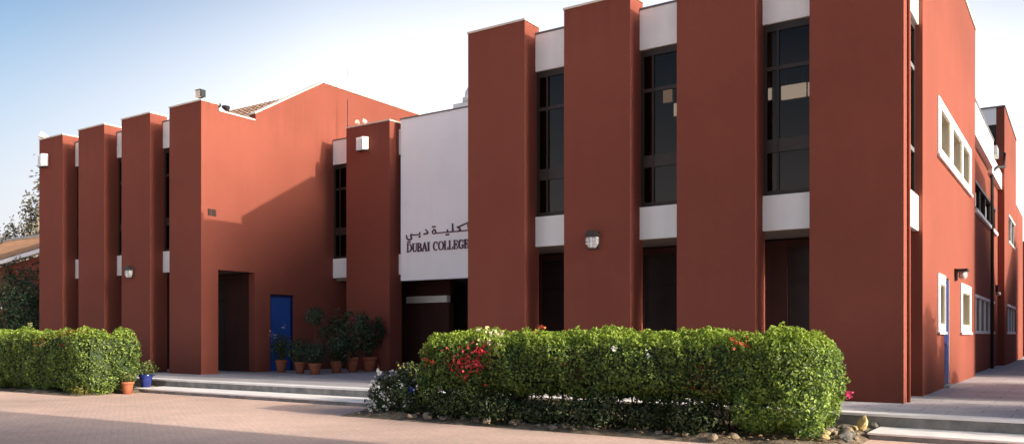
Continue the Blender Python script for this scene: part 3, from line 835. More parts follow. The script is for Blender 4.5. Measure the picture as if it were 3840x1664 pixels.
b2.wall('x', x2 - 0.3, x2, [40.8, 42.2, 43.2, 47.2, 47.6, 48.3], [TZ - 0.02, 1.62, 2.93, 5.65, 6.9, 11.1], solid2)
b2.use(M['white']); b2.wall('y', 40.8, 41.0, [-8.0, -3.27, -2.86, -2.982], [TZ, 8.8, 10.35, 11.1], lambda u, z: False)
b2.wall('y', 40.802, 41.0, [-8.0, -3.6, -2.90, x2 - 0.002], [8.0, 8.9, 10.40, 11.1], lambda u, z: not (-3.6 < u < -2.90 and 8.9 < z < 10.40))
b2.use(M['cap']); b2.box(-8.0, x2 + 0.03, 40.76, 48.33, 11.102, 11.16)
b2.use(M['room']); b2.box(-8.0, x2 - 0.31, 41.6, 48.3, TZ, 11.0)
b2.build('tower', None, rb)
an = MB().use(M['render']); an.box(-9, -2.78, 48.5, 56, TZ - 0.02, 8.25); an.build('annex', None, rb)
w = MB().use(M['frame']); w.box(-3.598, -2.902, 40.86, 40.90, 8.902, 10.398); w.build('window', None, rb)
long_window(rb, x2, 43.2, 47.2, 5.65, 6.9, 2, M['lampwhite'])
long_window(rb, x2, 42.2, 47.6, 1.62, 2.93, 3, M['lampwhite'])

t = thing('wall_lamp', 'small dark wall lamp on the shaded rear block beside the drainpipe', 'wall lamp', (xr_, 39.9, 3.2))
MB().box(xr_ + 0.002, xr_ + 0.10, 39.75, 40.05, 3.35, 3.62).build('housing', M['black'], t)
MB().lathe([(0, 0), (.08, .02), (.09, .14), (.0, .15)], xr_ + 0.10, 39.9, 3.19, 12).build('lens', M['lens'], t)

fb = thing('far_block', 'dark red block closing the far end of the side passage', 'building', (0, 60, TZ))
g = MB().use(M['render'])
g.wall('y', 60, 60.3, [-3.15, 0.8, 2.0, 9], [TZ - 0.02, 2.6, 7.2], lambda u, z: not (0.8 < u < 2.0 and z < 2.6))
g.box(-3.15, -2.85, 60.31, 70, TZ, 7.2); g.use(M['cap']); g.box(-3.2, 9.05, 59.95, 70, 7.202, 7.27)
g.build('wall', None, fb)
MB().box(0.803, 1.997, 60.1, 60.16, TZ, 2.598).build('door', M['navy'], fb)

# side building along the passage and a wing behind the camera's right (both throw the shadows in view)
sb = thing('side_building', 'red rendered building on the right side of the passage', 'building', (4, 31.3, TZ))
g = MB().use(M['render']); g.prism_x([(30.0, TZ), (52, TZ), (52, 8.4), (47.3, 8.4), (40.9, 5.6), (38.5, 7.2), (35.5, 9.6), (30.0, 9.9)], 4, 13); g.build('wall', None, sb)
for y in (33, 36.5, 44):
    w = MB().use(M['lampwhite']); w.box(3.96, 3.998, y, y + 1.6, 1.5, 2.9); w.build('window', None, sb)
pb = thing('opposite_building', 'red rendered building standing to the right of the forecourt', 'building', (7, 0, 0))
g = MB().use(M['render']); g.box(6.5, 16, 4.5, 9.95, -0.02, 13.0); g.build('wall', None, pb)
MB().box(6.45, 16.05, 4.45, 10.0, 13.003, 13.06).build('coping', M['coping'], pb)

# far-left low building with tiled roof
lb = thing('low_building', 'low red building with an orange tiled roof at the far left', 'building', (-42, 20, TZ))
g = MB().use(M['render']); g.prism_y([(-52, TZ - 0.02), (-37, TZ - 0.02), (-37, 5.5), (-52, 4.1)], 20.3, 30); g.build('wall', None, lb)
rf = MB().use(M['tile_orange'])
vs = []; fs_ = []
nx = 150
for k in range(11):
    for i in range(nx + 1):
        u = i / nx; v_ = k / 10
        vs.append((-53 + 16.8 * u, 19.8 + 5.2 * v_, 5.42 + 1.72 * v_ + 0.10 * (-53 + 16.8 * u + 39.5) * (1 - v_) + 0.05 * abs(math.sin(i * 0.112 / 0.26 * PI)) + (0.0 if v_ else 0)))
for k in range(10):
    for i in range(nx): fs_.append((k * (nx + 1) + i, k * (nx + 1) + i + 1, (k + 1) * (nx + 1) + i + 1, (k + 1) * (nx + 1) + i))
rf.add(vs, fs_)
rf.use(M['coping']); rf.tube([(-53, 25, 7.2), (-36.2, 25, 7.2)], 0.11, 8)
rf.add([(-53, 25.02, 7.1), (-36.2, 25.02, 7.1), (-36.2, 30.3, 5.4), (-53, 30.3, 5.4)], [(0, 1, 2, 3)])
rf.build('roof', None, lb)
MB().prism_y([(-53, 3.87), (-36.2, 5.55), (-36.2, 5.73), (-53, 4.05)], 19.7, 19.82).build('gutter', M['white'], lb)
MB().tube([(-42.6, 19.9, 4.95), (-42.6, 20.2, 4.7), (-42.6, 20.22, TZ)], 0.06, 8).build('drainpipe', M['spandrel'], lb)

# ------------------------------------------------------------------ hedges
def hedge_core(lo, hi, seed, inset=0.2):  # dark filler shape added inside the leaves to close see-through gaps
    lo = np.array(lo) + inset; hi = np.array(hi) - inset
    l = Lump(0.8, seed)
    mb = MB().use(M['core'])
    nx, ny, nz = 40, 8, 8
    def P(i, j, k): return (lo[0] + (hi[0] - lo[0]) * i / nx, lo[1] + (hi[1] - lo[1]) * j / ny, lo[2] + (hi[2] - lo[2]) * k / nz)
    def quad(a): 
        mb.add(a, [(0, 1, 2, 3)])
    for i in range(nx):
        for k in range(nz):
            for j in (0, ny): quad([P(i, j, k), P(i + 1, j, k), P(i + 1, j, k + 1), P(i, j, k + 1)])
        for j in range(ny):
            for k in (0, nz): quad([P(i, j, k), P(i + 1, j, k), P(i + 1, j + 1, k), P(i, j + 1, k)])
    for j in range(ny):
        for k in range(nz):
            for i in (0, nx): quad([P(i, j, k), P(i, j + 1, k), P(i, j + 1, k + 1), P(i, j, k + 1)])
    vv = np.array(mb.v); ctr = (lo + hi) / 2
    mb.v = [tuple(p) for p in (vv + (0.06 * l(vv))[:, None] * np.sign(vv - ctr) * 0.8)]
    return mb

def flowers(name, centres, spread, n, colours, size, parent, up=0.5):
    for c in centres:
        P = np.array(c) + rng.normal(size=(n, 3)) * spread
        Nn = rng.normal(size=P.shape) + np.array([0, -0.8, up])
        C = np.array(colours)[rng.integers(0, len(colours), len(P))] * rng.uniform(0.7, 1.2, (len(P), 1))
        leaf_object(name, P, Nn, size, C, M['petal'], parent, 0.8, 0.12)

# right hedge: clipped block standing on bare stems
HL, HH = (-10.30, 12.15, 0.58), (-3.05, 13.95, 1.56)
hr = thing('clipped_hedge', 'long clipped green hedge with red blossom in front of the right wing', 'hedge', (-6.8, 13.0, 0.05))
P1, N1 = hedge_points(HL, HH, 54000, 0.36, 11, 0.18, 0.115)
EL, EH = (-4.35, 12.12, 0.12), (-3.05, 13.85, 1.48)
P2, N2 = hedge_points(EL, EH, 17000, 0.42, 15, 0.22, 0.13)
WL, WH = (-10.45, 12.1, 0.10), (-8.7, 13.6, 1.50)
P3, N3 = hedge_points(WL, WH, 12000, 0.42, 17, 0.22, 0.13)
P = np.concatenate([P1, P2, P3]); Nm = np.concatenate([N1, N2, N3]) + 0.75 * rng.normal(size=(len(P1) + len(P2) + len(P3), 3))
C = greens(len(P))
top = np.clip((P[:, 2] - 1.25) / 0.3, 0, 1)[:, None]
C = C * (1 - 0.55 * top) + (C * 0.4 + np.array([0.32, 0.40, 0.03])) * 0.55 * top  # sunlit top band put into the leaf colour, yellower and brighter
C[len(P1):len(P1) + len(P2)] *= 1.35  # leaves of the right end brightened: its sunlight is in the colour
rl = Lump(1.3, 31)(P) + 0.35 * rng.normal(size=len(P))
red = ((rl > 0.95) & (P[:, 2] < 1.28) & (P[:, 0] < -4.3) & (rng.uniform(0, 1, len(P)) < 0.55))
C[red] = np.array([0.16, 0.045, 0.02]) * rng.uniform(0.6, 1.3, (red.sum(), 1))
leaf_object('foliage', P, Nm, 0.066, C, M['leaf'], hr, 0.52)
cm = hedge_core(HL, HH, 12); c2 = hedge_core((EL[0], EL[1], 0.3), EH, 13, 0.25); o_ = len(cm.v)
cm.v += c2.v; cm.f += [tuple(i + o_ for i in f) for f in c2.f]; cm.mi += c2.mi; cm.sm += c2.sm
cm.build('dark_filler', None, hr)
sm = MB().use(M['stem'])
for i in range(70):
    x = random.uniform(-10.2, -3.4); y = random.uniform(12.5, 13.7)
    a = (x, y, 0.03); m_ = (x + random.uniform(-.12, .12), y + random.uniform(-.12, .12), 0.4)
    sm.tube([a, m_, (m_[0] + random.uniform(-.15, .15), m_[1] + random.uniform(-.15, .15), 0.9)], [0.018, 0.014, 0.010], 5)
sm.build('stem', None, hr)
flowers('red_blossom', [(-9.05, 12.08, 1.13), (-8.92, 12.06, 1.02), (-9.25, 12.08, 1.22), (-9.15, 12.08, 0.90), (-8.7, 12.08, 1.18), (-9.4, 12.08, 1.02), (-8.85, 12.08, 1.30)], (0.15, 0.06, 0.10), 26, [(0.62, 0.03, 0.05), (0.5, 0.02, 0.03), (0.65, 0.10, 0.10)], 0.065, hr)
flowers('red_blossom', [(-8.7, 12.25, 1.36), (-8.3, 12.9, 1.62), (-8.1, 12.95, 1.66), (-10.0, 12.1, 1.12), (-4.15, 12.1, 1.46)], (0.07, 0.05, 0.05), 16, [(0.5, 0.13, 0.04), (0.55, 0.08, 0.04)], 0.07, hr)
flowers('cream_blossom', [(-9.0, 12.5, 1.62), (-8.75, 12.5, 1.60), (-8.6, 12.2, 1.40)], (0.12, 0.07, 0.05), 26, [(0.75, 0.70, 0.45), (0.7, 0.6, 0.3)], 0.06, hr)
flowers('yellow_leaves', [(-10.12, 12.22, 1.34)], (0.10, 0.08, 0.07), 24, [(0.36, 0.26, 0.03), (0.28, 0.25, 0.04)], 0.06, hr)
flowers('white_blossom', [(-6.15, 12.06, 1.34), (-5.6, 12.06, 1.25)], (0.03, 0.02, 0.03), 8, [(0.8, 0.8, 0.75)], 0.055, hr)
flowers('pink_blossom', [(-2.86, 13.2, 0.70)], (0.03, 0.03, 0.035), 16, [(0.75, 0.08, 0.20)], 0.06, hr)

# ground cover under the hedge: separate low plants
for i, (x, y, r, h) in enumerate([(-9.6, 12.2, .45, .42), (-8.6, 12.15, .50, .40), (-7.7, 12.25, .40, .30), (-6.7, 12.2, .55, .46), (-5.7, 12.3, .40, .36), (-4.9, 12.2, .42, .40)]):
    nm = ['at the left end of the bed below the red blossom', 'below the cream blossom near the left of the bed', 'third from the left under the long hedge', 'the largest in the middle under the long hedge', 'fifth from the left under the long hedge', 'just left of the leafy right hedge end'][i]
    t = thing('low_shrub', 'low dark shrub ' + nm, 'shrub', (x, y, 0.05), 'low shrubs under the right hedge')
    P, Nn = blob_points((x, y, 0.08 + h * 0.45), (r * 1.35, r * 0.8, h * 0.78), 2400, 40 + i, 0.35, 0.9)
    ok = P[:, 2] > 0.04; P = P[ok]; Nn = Nn[ok]
    leaf_object('foliage', P, Nn, 0.07, greens(len(P), (0.02, 0.035, 0.012), (0.08, 0.10, 0.03)), M['leaf_dull'], t, 0.45)
    s_ = MB().use(M['stem'])
    for k in range(7): s_.tube([(x, y, 0.03), (x + random.uniform(-r, r) * .6, y + random.uniform(-r, r) * .5, h * 0.8)], [0.012, 0.006], 5)
    s_.build('stem', None, t)

# left hedge
HL2, HH2 = (-33.5, 11.95, 0.10), (-21.20, 13.50, 1.64)
hl = thing('clipped_hedge', 'clipped green hedge with a sunlit end in front of the left wing', 'hedge', (-27, 12.7, 0.05))
P, Nm = hedge_points(HL2, HH2, 56000, 0.34, 21, 0.17, 0.11)
P = np.concatenate([P]); Nm = Nm + 0.75 * rng.normal(size=P.shape)
C = greens(len(P))
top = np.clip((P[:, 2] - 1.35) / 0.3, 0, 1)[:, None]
C = C * (1 - 0.5 * top) + (C * 0.4 + np.array([0.28, 0.36, 0.03])) * 0.5 * top  # lit top of this hedge painted into its leaves
red = (np.abs(P[:, 0] + 22.9) < 0.9) & (P[:, 2] > 1.25) & (rng.uniform(0, 1, len(P)) < 0.22)
C[red] = np.array([0.24, 0.06, 0.02]) * rng.uniform(0.6, 1.3, (red.sum(), 1))
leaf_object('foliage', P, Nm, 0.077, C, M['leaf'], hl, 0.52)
hedge_core(HL2, HH2, 22, 0.18).build('dark_filler', None, hl)
flowers('white_blossom', [(-26.9, 11.95, 1.30), (-26.0, 11.95, 1.42), (-28.2, 11.95, 1.35)], (0.03, 0.02, 0.03), 8, [(0.7, 0.7, 0.65)], 0.06, hl)
flowers('seed_head', [(-25.6, 12.7, 1.72), (-25.62, 12.7, 1.80), (-25.6, 12.7, 1.88)], (0.03, 0.03, 0.04), 14, [(0.40, 0.38, 0.16)], 0.06, hl)
t = thing('low_shrub', 'small yellowish shrub at the foot of the left hedge end', 'shrub', (-21.75, 12.05, 0.03))
P, Nn = blob_points((-21.75, 12.05, 0.13), (0.42, 0.25, 0.16), 500, 60, 0.3, 0.9)
ok = P[:, 2] > 0.03
leaf_object('foliage', P[ok], Nn[ok], 0.07, greens(ok.sum(), (0.10, 0.12, 0.02), (0.28, 0.24, 0.05)), M['leaf'], t)

# white-flowered shrub at the left end of the right bed
t = thing('flowering_shrub', 'loose shrub with white flowers at the left end of the right bed', 'shrub', (-11.2, 12.35, 0.03))
P, Nn = blob_points((-10.80, 12.30, 0.45), (0.66, 0.38, 0.46), 3200, 70, 0.35, 0.9, clumps=60)
P4, N4 = blob_points((-11.35, 12.4, 0.22), (0.36, 0.32, 0.28), 900, 71, 0.35, 0.9)
P = np.concatenate([P, P4]); Nn = np.concatenate([Nn, N4]); ok = P[:, 2] > 0.03; P = P[ok]; Nn = Nn[ok]
leaf_object('foliage', P, Nn, 0.075, greens(len(P), (0.03, 0.05, 0.02), (0.10, 0.13, 0.04)), M['leaf_dull'], t)
fl = [(-10.85 + random.uniform(-.5, .35), 12.0 + random.uniform(-.1, .25), 0.25 + random.uniform(0, .65)) for _ in range(15)] + [(-11.3 + random.uniform(-.35, .35), 12.05 + random.uniform(-.1, .2), 0.10 + random.uniform(0, .4)) for _ in range(12)]
flowers('white_flower', fl, (0.04, 0.03, 0.04), 7, [(0.82, 0.80, 0.72), (0.75, 0.76, 0.70)], 0.062, t)
s_ = MB().use(M['stem'])
for k in range(12): s_.tube([(-11.1 + random.uniform(-.2, .2), 12.35, 0.02), (-11.0 + random.uniform(-.6, .5), 12.3 + random.uniform(-.2, .2), random.uniform(.5, 1.05))], [0.012, 0.005], 5)
s_.build('stem', None, t)
t = thing('low_shrub', 'round dark shrub on the step beside the blue pot and white flowers', 'shrub', (-12.0, 13.0, 0.03))
P, Nn = blob_points((-11.98, 12.95, 0.36), (0.27, 0.24, 0.24), 900, 73, 0.2, 0.9)
leaf_object('foliage', P, Nn, 0.06, greens(len(P), (0.02, 0.04, 0.014), (0.06, 0.09, 0.03)), M['leaf_dull'], t)
s_ = MB().use(M['stem'])
for k in range(5): s_.tube([(-11.98, 12.95, 0.0), (-11.98 + random.uniform(-.12, .12), 12.95 + random.uniform(-.1, .1), 0.36)], [0.012, 0.007], 5)
s_.build('stem', None, t)

# dark oleander left of the left wing
t = thing('oleander_bush', 'tall dark bush with white flowers against the left end of the wing', 'bush', (-36.2, 17.9, TZ))
P, Nn = blob_points((-36.3, 17.9, 2.4), (2.2, 1.5, 2.35), 9000, 80, 0.22, 0.75)
ok = P[:, 2] > TZ
leaf_object('foliage', P[ok], Nn[ok], 0.15, greens(ok.sum(), (0.03, 0.06, 0.025), (0.10, 0.15, 0.07)), M['leaf_dull'], t, 0.32)
fl = [(-36.6, 16.55, 4.0), (-36.3, 16.5, 3.85), (-36.0, 16.5, 3.4), (-37.0, 16.5, 3.2), (-37.4, 16.6, 2.5), (-36.7, 16.4, 2.2), (-35.6, 16.5, 2.7), (-36.9, 16.5, 3.9)]
flowers('white_flower', fl, (0.06, 0.03, 0.05), 8, [(0.6, 0.6, 0.6)], 0.10, t)
s_ = MB().use(M['stem'])
for k in range(9): s_.tube([(-36.3 + random.uniform(-.4, .4), 17.9, TZ), (-36.3 + random.uniform(-1.5, 1.5), 17.9 + random.uniform(-.8, .8), random.uniform(2.5, 4))], [0.03, 0.01], 6)
s_.build('stem', None, t)

# trees beyond the low building
def tree(label, x, y, z0, h, r, seed, n, clumps=55):
    t = thing('tree', label, 'tree', (x, y, z0), 'trees beyond the low building')
    s_ = MB().use(M['bark'])
    s_.tube([(x, y, z0), (x + 0.1, y, z0 + h * 0.35), (x - 0.1, y, z0 + h * 0.62), (x, y, z0 + h * 0.9)], [0.28, 0.2, 0.13, 0.04], 8)
    r_ = np.random.default_rng(seed)
    for k in range(10):
        zz = z0 + h * r_.uniform(0.3, 0.8); a = r_.uniform(0, 6.28); ln = r * r_.uniform(0.5, 0.95)
        s_.tube([(x, y, zz), (x + math.cos(a) * ln * .6, y + math.sin(a) * ln * .6, zz + h * 0.08), (x + math.cos(a) * ln, y + math.sin(a) * ln, zz + h * 0.13)], [0.09, 0.05, 0.02], 6)
    s_.build('trunk', None, t)
    P, Nn = blob_points((x, y, z0 + h * 0.62), (r, r, h * 0.40), n, seed, 0.35, 0.8, clumps)
    leaf_object('crown', P, Nn, 0.30, greens(len(P), (0.12, 0.105, 0.075), (0.26, 0.225, 0.16)), M['leaf_dull'], t, 0.5)
tree('hazy grey-green tree rising behind the tiled roof beside the leftmost pillar', -63.0, 32.3, 0, 11.9, 2.0, 90, 6500, 90)
tree('smaller hazy tree at the left edge above the tiled roof', -66.6, 31.6, 0, 9.3, 1.5, 92, 3200, 45)

# ------------------------------------------------------------------ pots
def pot_mesh(x, y, z, r, h, m, parent):
    p = MB().use(m)
    p.lathe([(0, 0.004), (r * .70, 0), (r * .92, h * .76), (r * .93, h * .78), (r * 1.06, h * .79), (r * 1.06, h * .98), (r * 1.02, h), (r * .88, h), (r * .86, h * .86), (0, h * .86)], x, y, z, 24)
    p.build('pot', None, parent)
    MB().lathe([(0, h * .90), (r * .85, h * .89)], x, y, z, 16).build('soil', M['soil'], parent)

def potted(label, x, y, z, r, h, m, kind, ph, pr, n, cat='potted plant', cols=((0.03, 0.055, 0.028), (0.12, 0.16, 0.075)), group='terracotta pots by the entrance', seed=0, leaf=0.085):
    t = thing('potted_plant', label, cat, (x, y, z), group)
    pot_mesh(x, y, z, r, h, m, t)
    s_ = MB().use(M['stem'])
    tops = []
    for k in range(9 if kind != 'standard' else 1):
        a = random.uniform(0, 6.28); sp = pr * random.uniform(0.2, 0.75) if kind != 'standard' else 0.03
        tp = (x + math.cos(a) * sp, y + math.sin(a) * sp, z + h + ph * random.uniform(0.6, 0.95))
        s_.tube([(x + math.cos(a) * r * .3, y + math.sin(a) * r * .3, z + h * .88), (x + math.cos(a) * sp * .6, y + math.sin(a) * sp * .6, z + h + ph * .35), tp], [0.014, 0.011, 0.006], 5)
        tops.append(tp)
    s_.build('stem', None, t)
    if kind == 'standard':
        P, Nn = blob_points((x, y, z + h + ph * .86), (pr, pr, pr * .95), n, seed, 0.2, 0.9)
    elif kind == 'tall':
        P, Nn = blob_points((x, y, z + h + ph * .52), (pr, pr, ph * .52), n, seed, 0.35, 0.9, clumps=45)
    else:
        P, Nn = blob_points((x, y, z + h + ph * .45), (pr, pr, ph * .55), n, seed, 0.3, 0.9)
    ok = P[:, 2] > z + h * .8
    leaf_object('foliage', P[ok], Nn[ok], leaf, greens(ok.sum(), *cols), M['leaf_dull'], t, 0.45)
    return t
t = potted('terracotta pot of straggly pink-flowered plant right in front of the blue door', -22.56, 19.48, TZ, .20, .42, M['pot'], 'bush', .95, .36, 900, seed=100, cols=((0.03, 0.05, 0.02), (0.10, 0.13, 0.04)))
flowers('pink_flower', [(-22.75, 19.3, 1.62), (-22.35, 19.4, 1.85), (-22.6, 19.3, 1.5)], (0.06, 0.05, 0.04), 10, [(0.6, 0.35, 0.38), (0.7, 0.6, 0.6)], 0.06, t)
potted('terracotta pot with a low leafy bush, second from the blue door', -21.43, 19.30, TZ, .185, .38, M['pot'], 'bush', .80, .42, 1100, seed=101)
potted('terracotta pot holding a clipped ball on a bare stem, third from the blue door', -20.80, 19.35, TZ, .205, .36, M['pot'], 'standard', 1.75, .33, 900, seed=102)
t = potted('terracotta pot with a bluish bush, frontmost beside the ball-topped plant', -20.45, 19.05, TZ, .20, .36, M['pot'], 'bush', .72, .42, 1000, seed=103, cols=((0.03, 0.05, 0.03), (0.09, 0.12, 0.08)))
potted('terracotta pot with a wide dark shrub, middle of the row', -20.72, 20.25, TZ, .20, .40, M['pot'], 'tall', 1.55, .62, 1100, seed=104, leaf=.12)
potted('slim terracotta pot with a tall arching shrub, second from the pillar', -20.70, 21.0, TZ, .20, .52, M['pot'], 'tall', 1.65, .62, 1100, seed=105, leaf=.12)
potted('largest terracotta pot with the tallest shrub, nearest the entrance pillar', -20.62, 21.75, TZ, .25, .50, M['pot'], 'tall', 1.5, .48, 1100, seed=106, leaf=.12)
t = potted('blue glazed pot of yellow flowers on the step by the left hedge', -21.80, 13.98, .113, .185, .36, M['bluepot'], 'bush', .38, .26, 500, group='blue glazed pots by the steps', seed=107, cols=((0.05, 0.08, 0.02), (0.14, 0.17, 0.04)))
flowers('yellow_flower', [(-21.8 + random.uniform(-.2, .2), 13.9, .62 + random.uniform(0, .22)) for _ in range(9)], (0.03, 0.03, 0.02), 5, [(0.75, 0.60, 0.10), (0.8, 0.72, 0.4)], 0.05, t)
t = potted('blue glazed pot of yellow and white flowers beside the right bed', -12.15, 13.98, .113, .16, .38, M['bluepot'], 'bush', .50, .28, 600, group='blue glazed pots by the steps', seed=108, cols=((0.03, 0.05, 0.015), (0.10, 0.12, 0.03)))
flowers('yellow_flower', [(-12.15 + random.uniform(-.22, .22), 13.85, .72 + random.uniform(0, .3)) for _ in range(8)], (0.03, 0.03, 0.02), 5, [(0.6, 0.5, 0.10), (0.75, 0.7, 0.5)], 0.05, t)
potted('small terracotta pot of pale green plant at the foot of the left hedge', -21.13, 13.02, 0.0, .155, .33, M['pot'], 'bush', .26, .20, 300, group=None, seed=109, cols=((0.08, 0.11, 0.03), (0.20, 0.22, 0.06)), leaf=.07)

# ------------------------------------------------------------------ rocks
def rock_mesh(seed, m):
    import bmesh
    bm = bmesh.new(); bmesh.ops.create_icosphere(bm, subdivisions=2, radius=1.0)
    l1, l2 = Lump(1.6, seed), Lump(0.7, seed + 50)
    V = np.array([v.co[:] for v in bm.verts])
    k = 1 + 0.22 * l1(V) + 0.10 * l2(V)
    for v, s_ in zip(bm.verts, k): v.co = v.co * s_
    me = bpy.data.meshes.new('rock'); bm.to_mesh(me); bm.free(); me.materials.append(m)
    for p in me.polygons: p.use_smooth = seed % 2 == 0
    return me
meshes = [rock_mesh(200 + i, M[k]) for i, k in enumerate(['rock', 'rock_grey', 'rock', 'rock_yellow', 'rock_grey', 'rock'])]
def rock(label, x, y, z, s, me, group='stones along the flower beds', flat=(1, 1, .65)):
    o = bpy.data.objects.new('rock', me); col.objects.link(o)
    o.location = (x, y, z); o.scale = (s * flat[0], s * flat[1], s * flat[2]); o.rotation_euler = (random.uniform(-.3, .3), random.uniform(-.3, .3), random.uniform(0, 6.28))
    tag(o, label, 'rock', group)
rock('upright ochre boulder on the bed beside the right-hand steps', -2.78, 13.75, 0.21, .09, meshes[3], None, (.8, .8, 1.35))
rock('grey-brown boulder at the corner of the bed below the ochre one', -2.86, 12.95, 0.09, .10, meshes[4], None, (1.1, .9, 1.1))
rock('pale pink stone at the left front of the right bed', -9.9, 11.95, 0.09, .085, meshes[0], None, (1.1, .9, .9))
for i in range(34):
    x = random.uniform(-10.4, -4.0)
    rock('small tan stone lying along the shaded front of the right bed', x, 11.82 + random.uniform(0, .28), 0.06 + random.uniform(0, .03), random.uniform(.035, .085), meshes[random.choice([0, 1, 2, 4, 5])], 'stones along the front of the right bed')
for i in range(44):
    rock('small stone heaped beside the right-hand steps', random.uniform(-3.5, -2.68), random.uniform(12.3, 14.2), 0.08 + random.uniform(0, .08), random.uniform(.035, .085), meshes[random.choice([0, 1, 2, 3, 4, 5])], 'stones heaped by the right-hand steps')
# dry leaf litter on the bed
n = 900
P = np.stack([rng.uniform(-11.6, -2.8, n), rng.uniform(11.8, 13.6, n), rng.uniform(0.07, 0.14, n)], axis=1)
lit = leaf_object('leaf_litter', P, rng.normal(size=(n, 3)) * 0.4 + np.array([0, 0, 1.0]), 0.07, np.array([[0.30, 0.20, 0.10]]) * rng.uniform(0.4, 1.5, (n, 1)), M['leaf_dull'], None)
tag(lit, 'dry leaf litter scattered on the soil of the right bed', 'leaf litter', kind='stuff')

# shrubs along the right side of the passage, out of the photograph: they throw the shade on its paving and the foot of the side wall
for lb_, c, r, n in (('shrub at the terrace corner right of the steps', (2.2, 16.15, 1.2), (.7, 1.75, .95), 9000),
                     ('tall shrub opposite the recess of the side wall', (2.6, 20.35, 2.1), (.8, 1.6, 1.8), 11000),
                     ('middling shrub opposite the navy side door', (2.6, 22.7, 1.8), (.8, 1.2, 1.5), 8000),
                     ('low shrub opposite the ground floor side window', (2.6, 24.8, 1.3), (.8, 1.1, 1.1), 6000)):
    t = thing('passage_shrub', lb_, 'shrub', (c[0], c[1], TZ))
    P, Nn = blob_points(c, r, n, 120, 0.12, 0.9)
    P = P[P[:, 2] > TZ]; leaf_object('foliage', P, rng.normal(size=P.shape), 0.17, greens(len(P)), M['leaf'], t)
    MB().tube([(c[0], c[1], TZ), (c[0], c[1], c[2])], [0.05, 0.03], 6).build('stem', M['stem'], t)

# ------------------------------------------------------------------ light, sky, camera
sunv = Vector((1.0, 0.0524, 0.339)).normalized()
el = math.asin(sunv.z); rot = math.atan2(sunv.x, sunv.y)
w = bpy.data.worlds.new('World'); scene.world = w; w.use_nodes = True
nt = w.node_tree; nt.nodes.clear()
sky = nt.nodes.new('ShaderNodeTexSky'); sky.sky_type = 'NISHITA'; sky.sun_disc = False
sky.sun_elevation = el; sky.sun_rotation = rot
sky.air_density = 1.0; sky.dust_density = 1.5; sky.ozone_density = 1.0; sky.altitude = 0
bg = nt.nodes.new('ShaderNodeBackground'); bg.inputs['Strength'].default_value = 0.15
wo = nt.nodes.new('ShaderNodeOutputWorld')
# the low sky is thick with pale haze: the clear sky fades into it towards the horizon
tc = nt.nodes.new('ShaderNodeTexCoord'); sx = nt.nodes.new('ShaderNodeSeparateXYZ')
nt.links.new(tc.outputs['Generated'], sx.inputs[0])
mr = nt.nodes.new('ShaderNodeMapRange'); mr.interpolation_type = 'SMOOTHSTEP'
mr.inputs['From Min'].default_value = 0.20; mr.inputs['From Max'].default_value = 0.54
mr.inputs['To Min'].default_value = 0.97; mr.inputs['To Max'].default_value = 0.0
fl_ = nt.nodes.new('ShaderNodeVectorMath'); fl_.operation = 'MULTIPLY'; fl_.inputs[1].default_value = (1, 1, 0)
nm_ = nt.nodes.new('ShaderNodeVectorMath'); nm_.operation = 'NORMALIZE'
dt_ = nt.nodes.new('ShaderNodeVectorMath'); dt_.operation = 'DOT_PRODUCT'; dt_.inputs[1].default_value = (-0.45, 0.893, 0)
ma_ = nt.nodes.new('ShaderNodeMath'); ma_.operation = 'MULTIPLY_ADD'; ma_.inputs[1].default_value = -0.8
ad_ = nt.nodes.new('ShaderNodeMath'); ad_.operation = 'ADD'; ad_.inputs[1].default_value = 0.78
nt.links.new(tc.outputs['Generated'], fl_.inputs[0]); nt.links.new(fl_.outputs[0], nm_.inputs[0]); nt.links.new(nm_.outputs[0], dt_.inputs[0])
# thickest ahead, thinning towards the sides and behind (held up there to fill the front walls)
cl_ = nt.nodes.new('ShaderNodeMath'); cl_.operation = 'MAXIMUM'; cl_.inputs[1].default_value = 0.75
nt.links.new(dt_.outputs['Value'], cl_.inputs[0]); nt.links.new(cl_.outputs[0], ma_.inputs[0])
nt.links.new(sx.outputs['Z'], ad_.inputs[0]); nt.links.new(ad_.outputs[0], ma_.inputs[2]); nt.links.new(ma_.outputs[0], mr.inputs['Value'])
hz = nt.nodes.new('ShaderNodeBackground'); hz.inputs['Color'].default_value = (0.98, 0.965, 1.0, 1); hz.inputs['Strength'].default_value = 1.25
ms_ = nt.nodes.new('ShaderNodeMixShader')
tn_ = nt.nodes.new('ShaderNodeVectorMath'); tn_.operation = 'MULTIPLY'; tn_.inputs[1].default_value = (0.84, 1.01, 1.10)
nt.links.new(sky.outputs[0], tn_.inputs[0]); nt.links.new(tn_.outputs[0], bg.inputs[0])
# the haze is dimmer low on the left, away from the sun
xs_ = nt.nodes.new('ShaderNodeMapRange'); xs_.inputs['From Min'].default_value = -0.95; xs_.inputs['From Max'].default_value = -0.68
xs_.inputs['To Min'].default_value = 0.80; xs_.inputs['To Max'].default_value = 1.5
nt.links.new(sx.outputs['X'], xs_.inputs['Value']); nt.links.new(xs_.outputs['Result'], hz.inputs['Strength'])
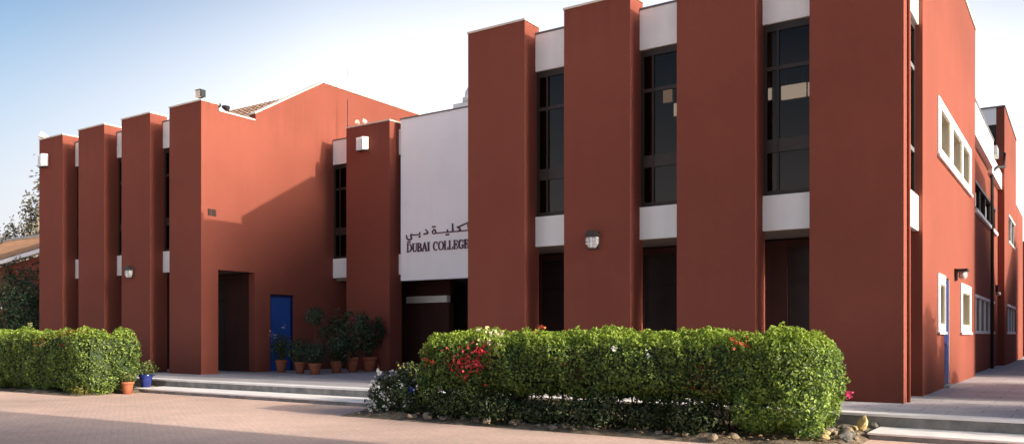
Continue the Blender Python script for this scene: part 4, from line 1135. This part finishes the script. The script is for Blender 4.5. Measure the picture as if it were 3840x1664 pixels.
# added glow around the unseen sun on the right, lifts the sunlit faces
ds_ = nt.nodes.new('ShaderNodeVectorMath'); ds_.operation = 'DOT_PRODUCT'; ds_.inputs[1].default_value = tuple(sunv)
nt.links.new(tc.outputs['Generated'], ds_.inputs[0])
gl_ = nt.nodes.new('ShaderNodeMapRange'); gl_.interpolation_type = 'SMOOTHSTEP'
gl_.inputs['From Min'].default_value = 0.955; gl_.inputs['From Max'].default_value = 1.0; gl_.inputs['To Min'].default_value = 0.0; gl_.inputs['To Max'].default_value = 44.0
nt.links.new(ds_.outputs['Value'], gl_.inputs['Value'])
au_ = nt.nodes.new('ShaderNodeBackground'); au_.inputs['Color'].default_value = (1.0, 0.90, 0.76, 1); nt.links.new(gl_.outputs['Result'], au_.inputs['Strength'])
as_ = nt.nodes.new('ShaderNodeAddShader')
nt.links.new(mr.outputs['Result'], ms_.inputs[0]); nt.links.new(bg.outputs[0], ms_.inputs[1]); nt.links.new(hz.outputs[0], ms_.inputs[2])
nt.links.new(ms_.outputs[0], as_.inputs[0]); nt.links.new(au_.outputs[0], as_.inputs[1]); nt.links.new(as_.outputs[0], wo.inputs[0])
sd = bpy.data.lights.new('sun', 'SUN'); sd.energy = 5.0; sd.angle = math.radians(0.53); sd.color = (1.0, 0.92, 0.78)
so = bpy.data.objects.new('sun', sd); col.objects.link(so)
so.rotation_euler = (-sunv).to_track_quat('-Z', 'Y').to_euler(); so.location = (30, 5, 20)

cd_ = bpy.data.cameras.new('camera'); cam = bpy.data.objects.new('camera', cd_); col.objects.link(cam)
cam.location = (0, 0, 1.56); cam.rotation_euler = (math.radians(90), 0, math.atan2(2137, 3175))
cd_.sensor_width = 36; cd_.lens = 3175 / 3840 * 36; cd_.shift_y = (1257 - 832) / 3840
cd_.clip_start = 0.1; cd_.clip_end = 3000
scene.camera = cam
scene.view_settings.view_transform = 'Standard'; scene.view_settings.look = 'None'; scene.view_settings.exposure = 0.0; scene.view_settings.gamma = 1.0
scene.render.engine = 'CYCLES'
scene.cycles.max_bounces = 8; scene.cycles.transparent_max_bounces = 12
scene.cycles.use_denoising = True
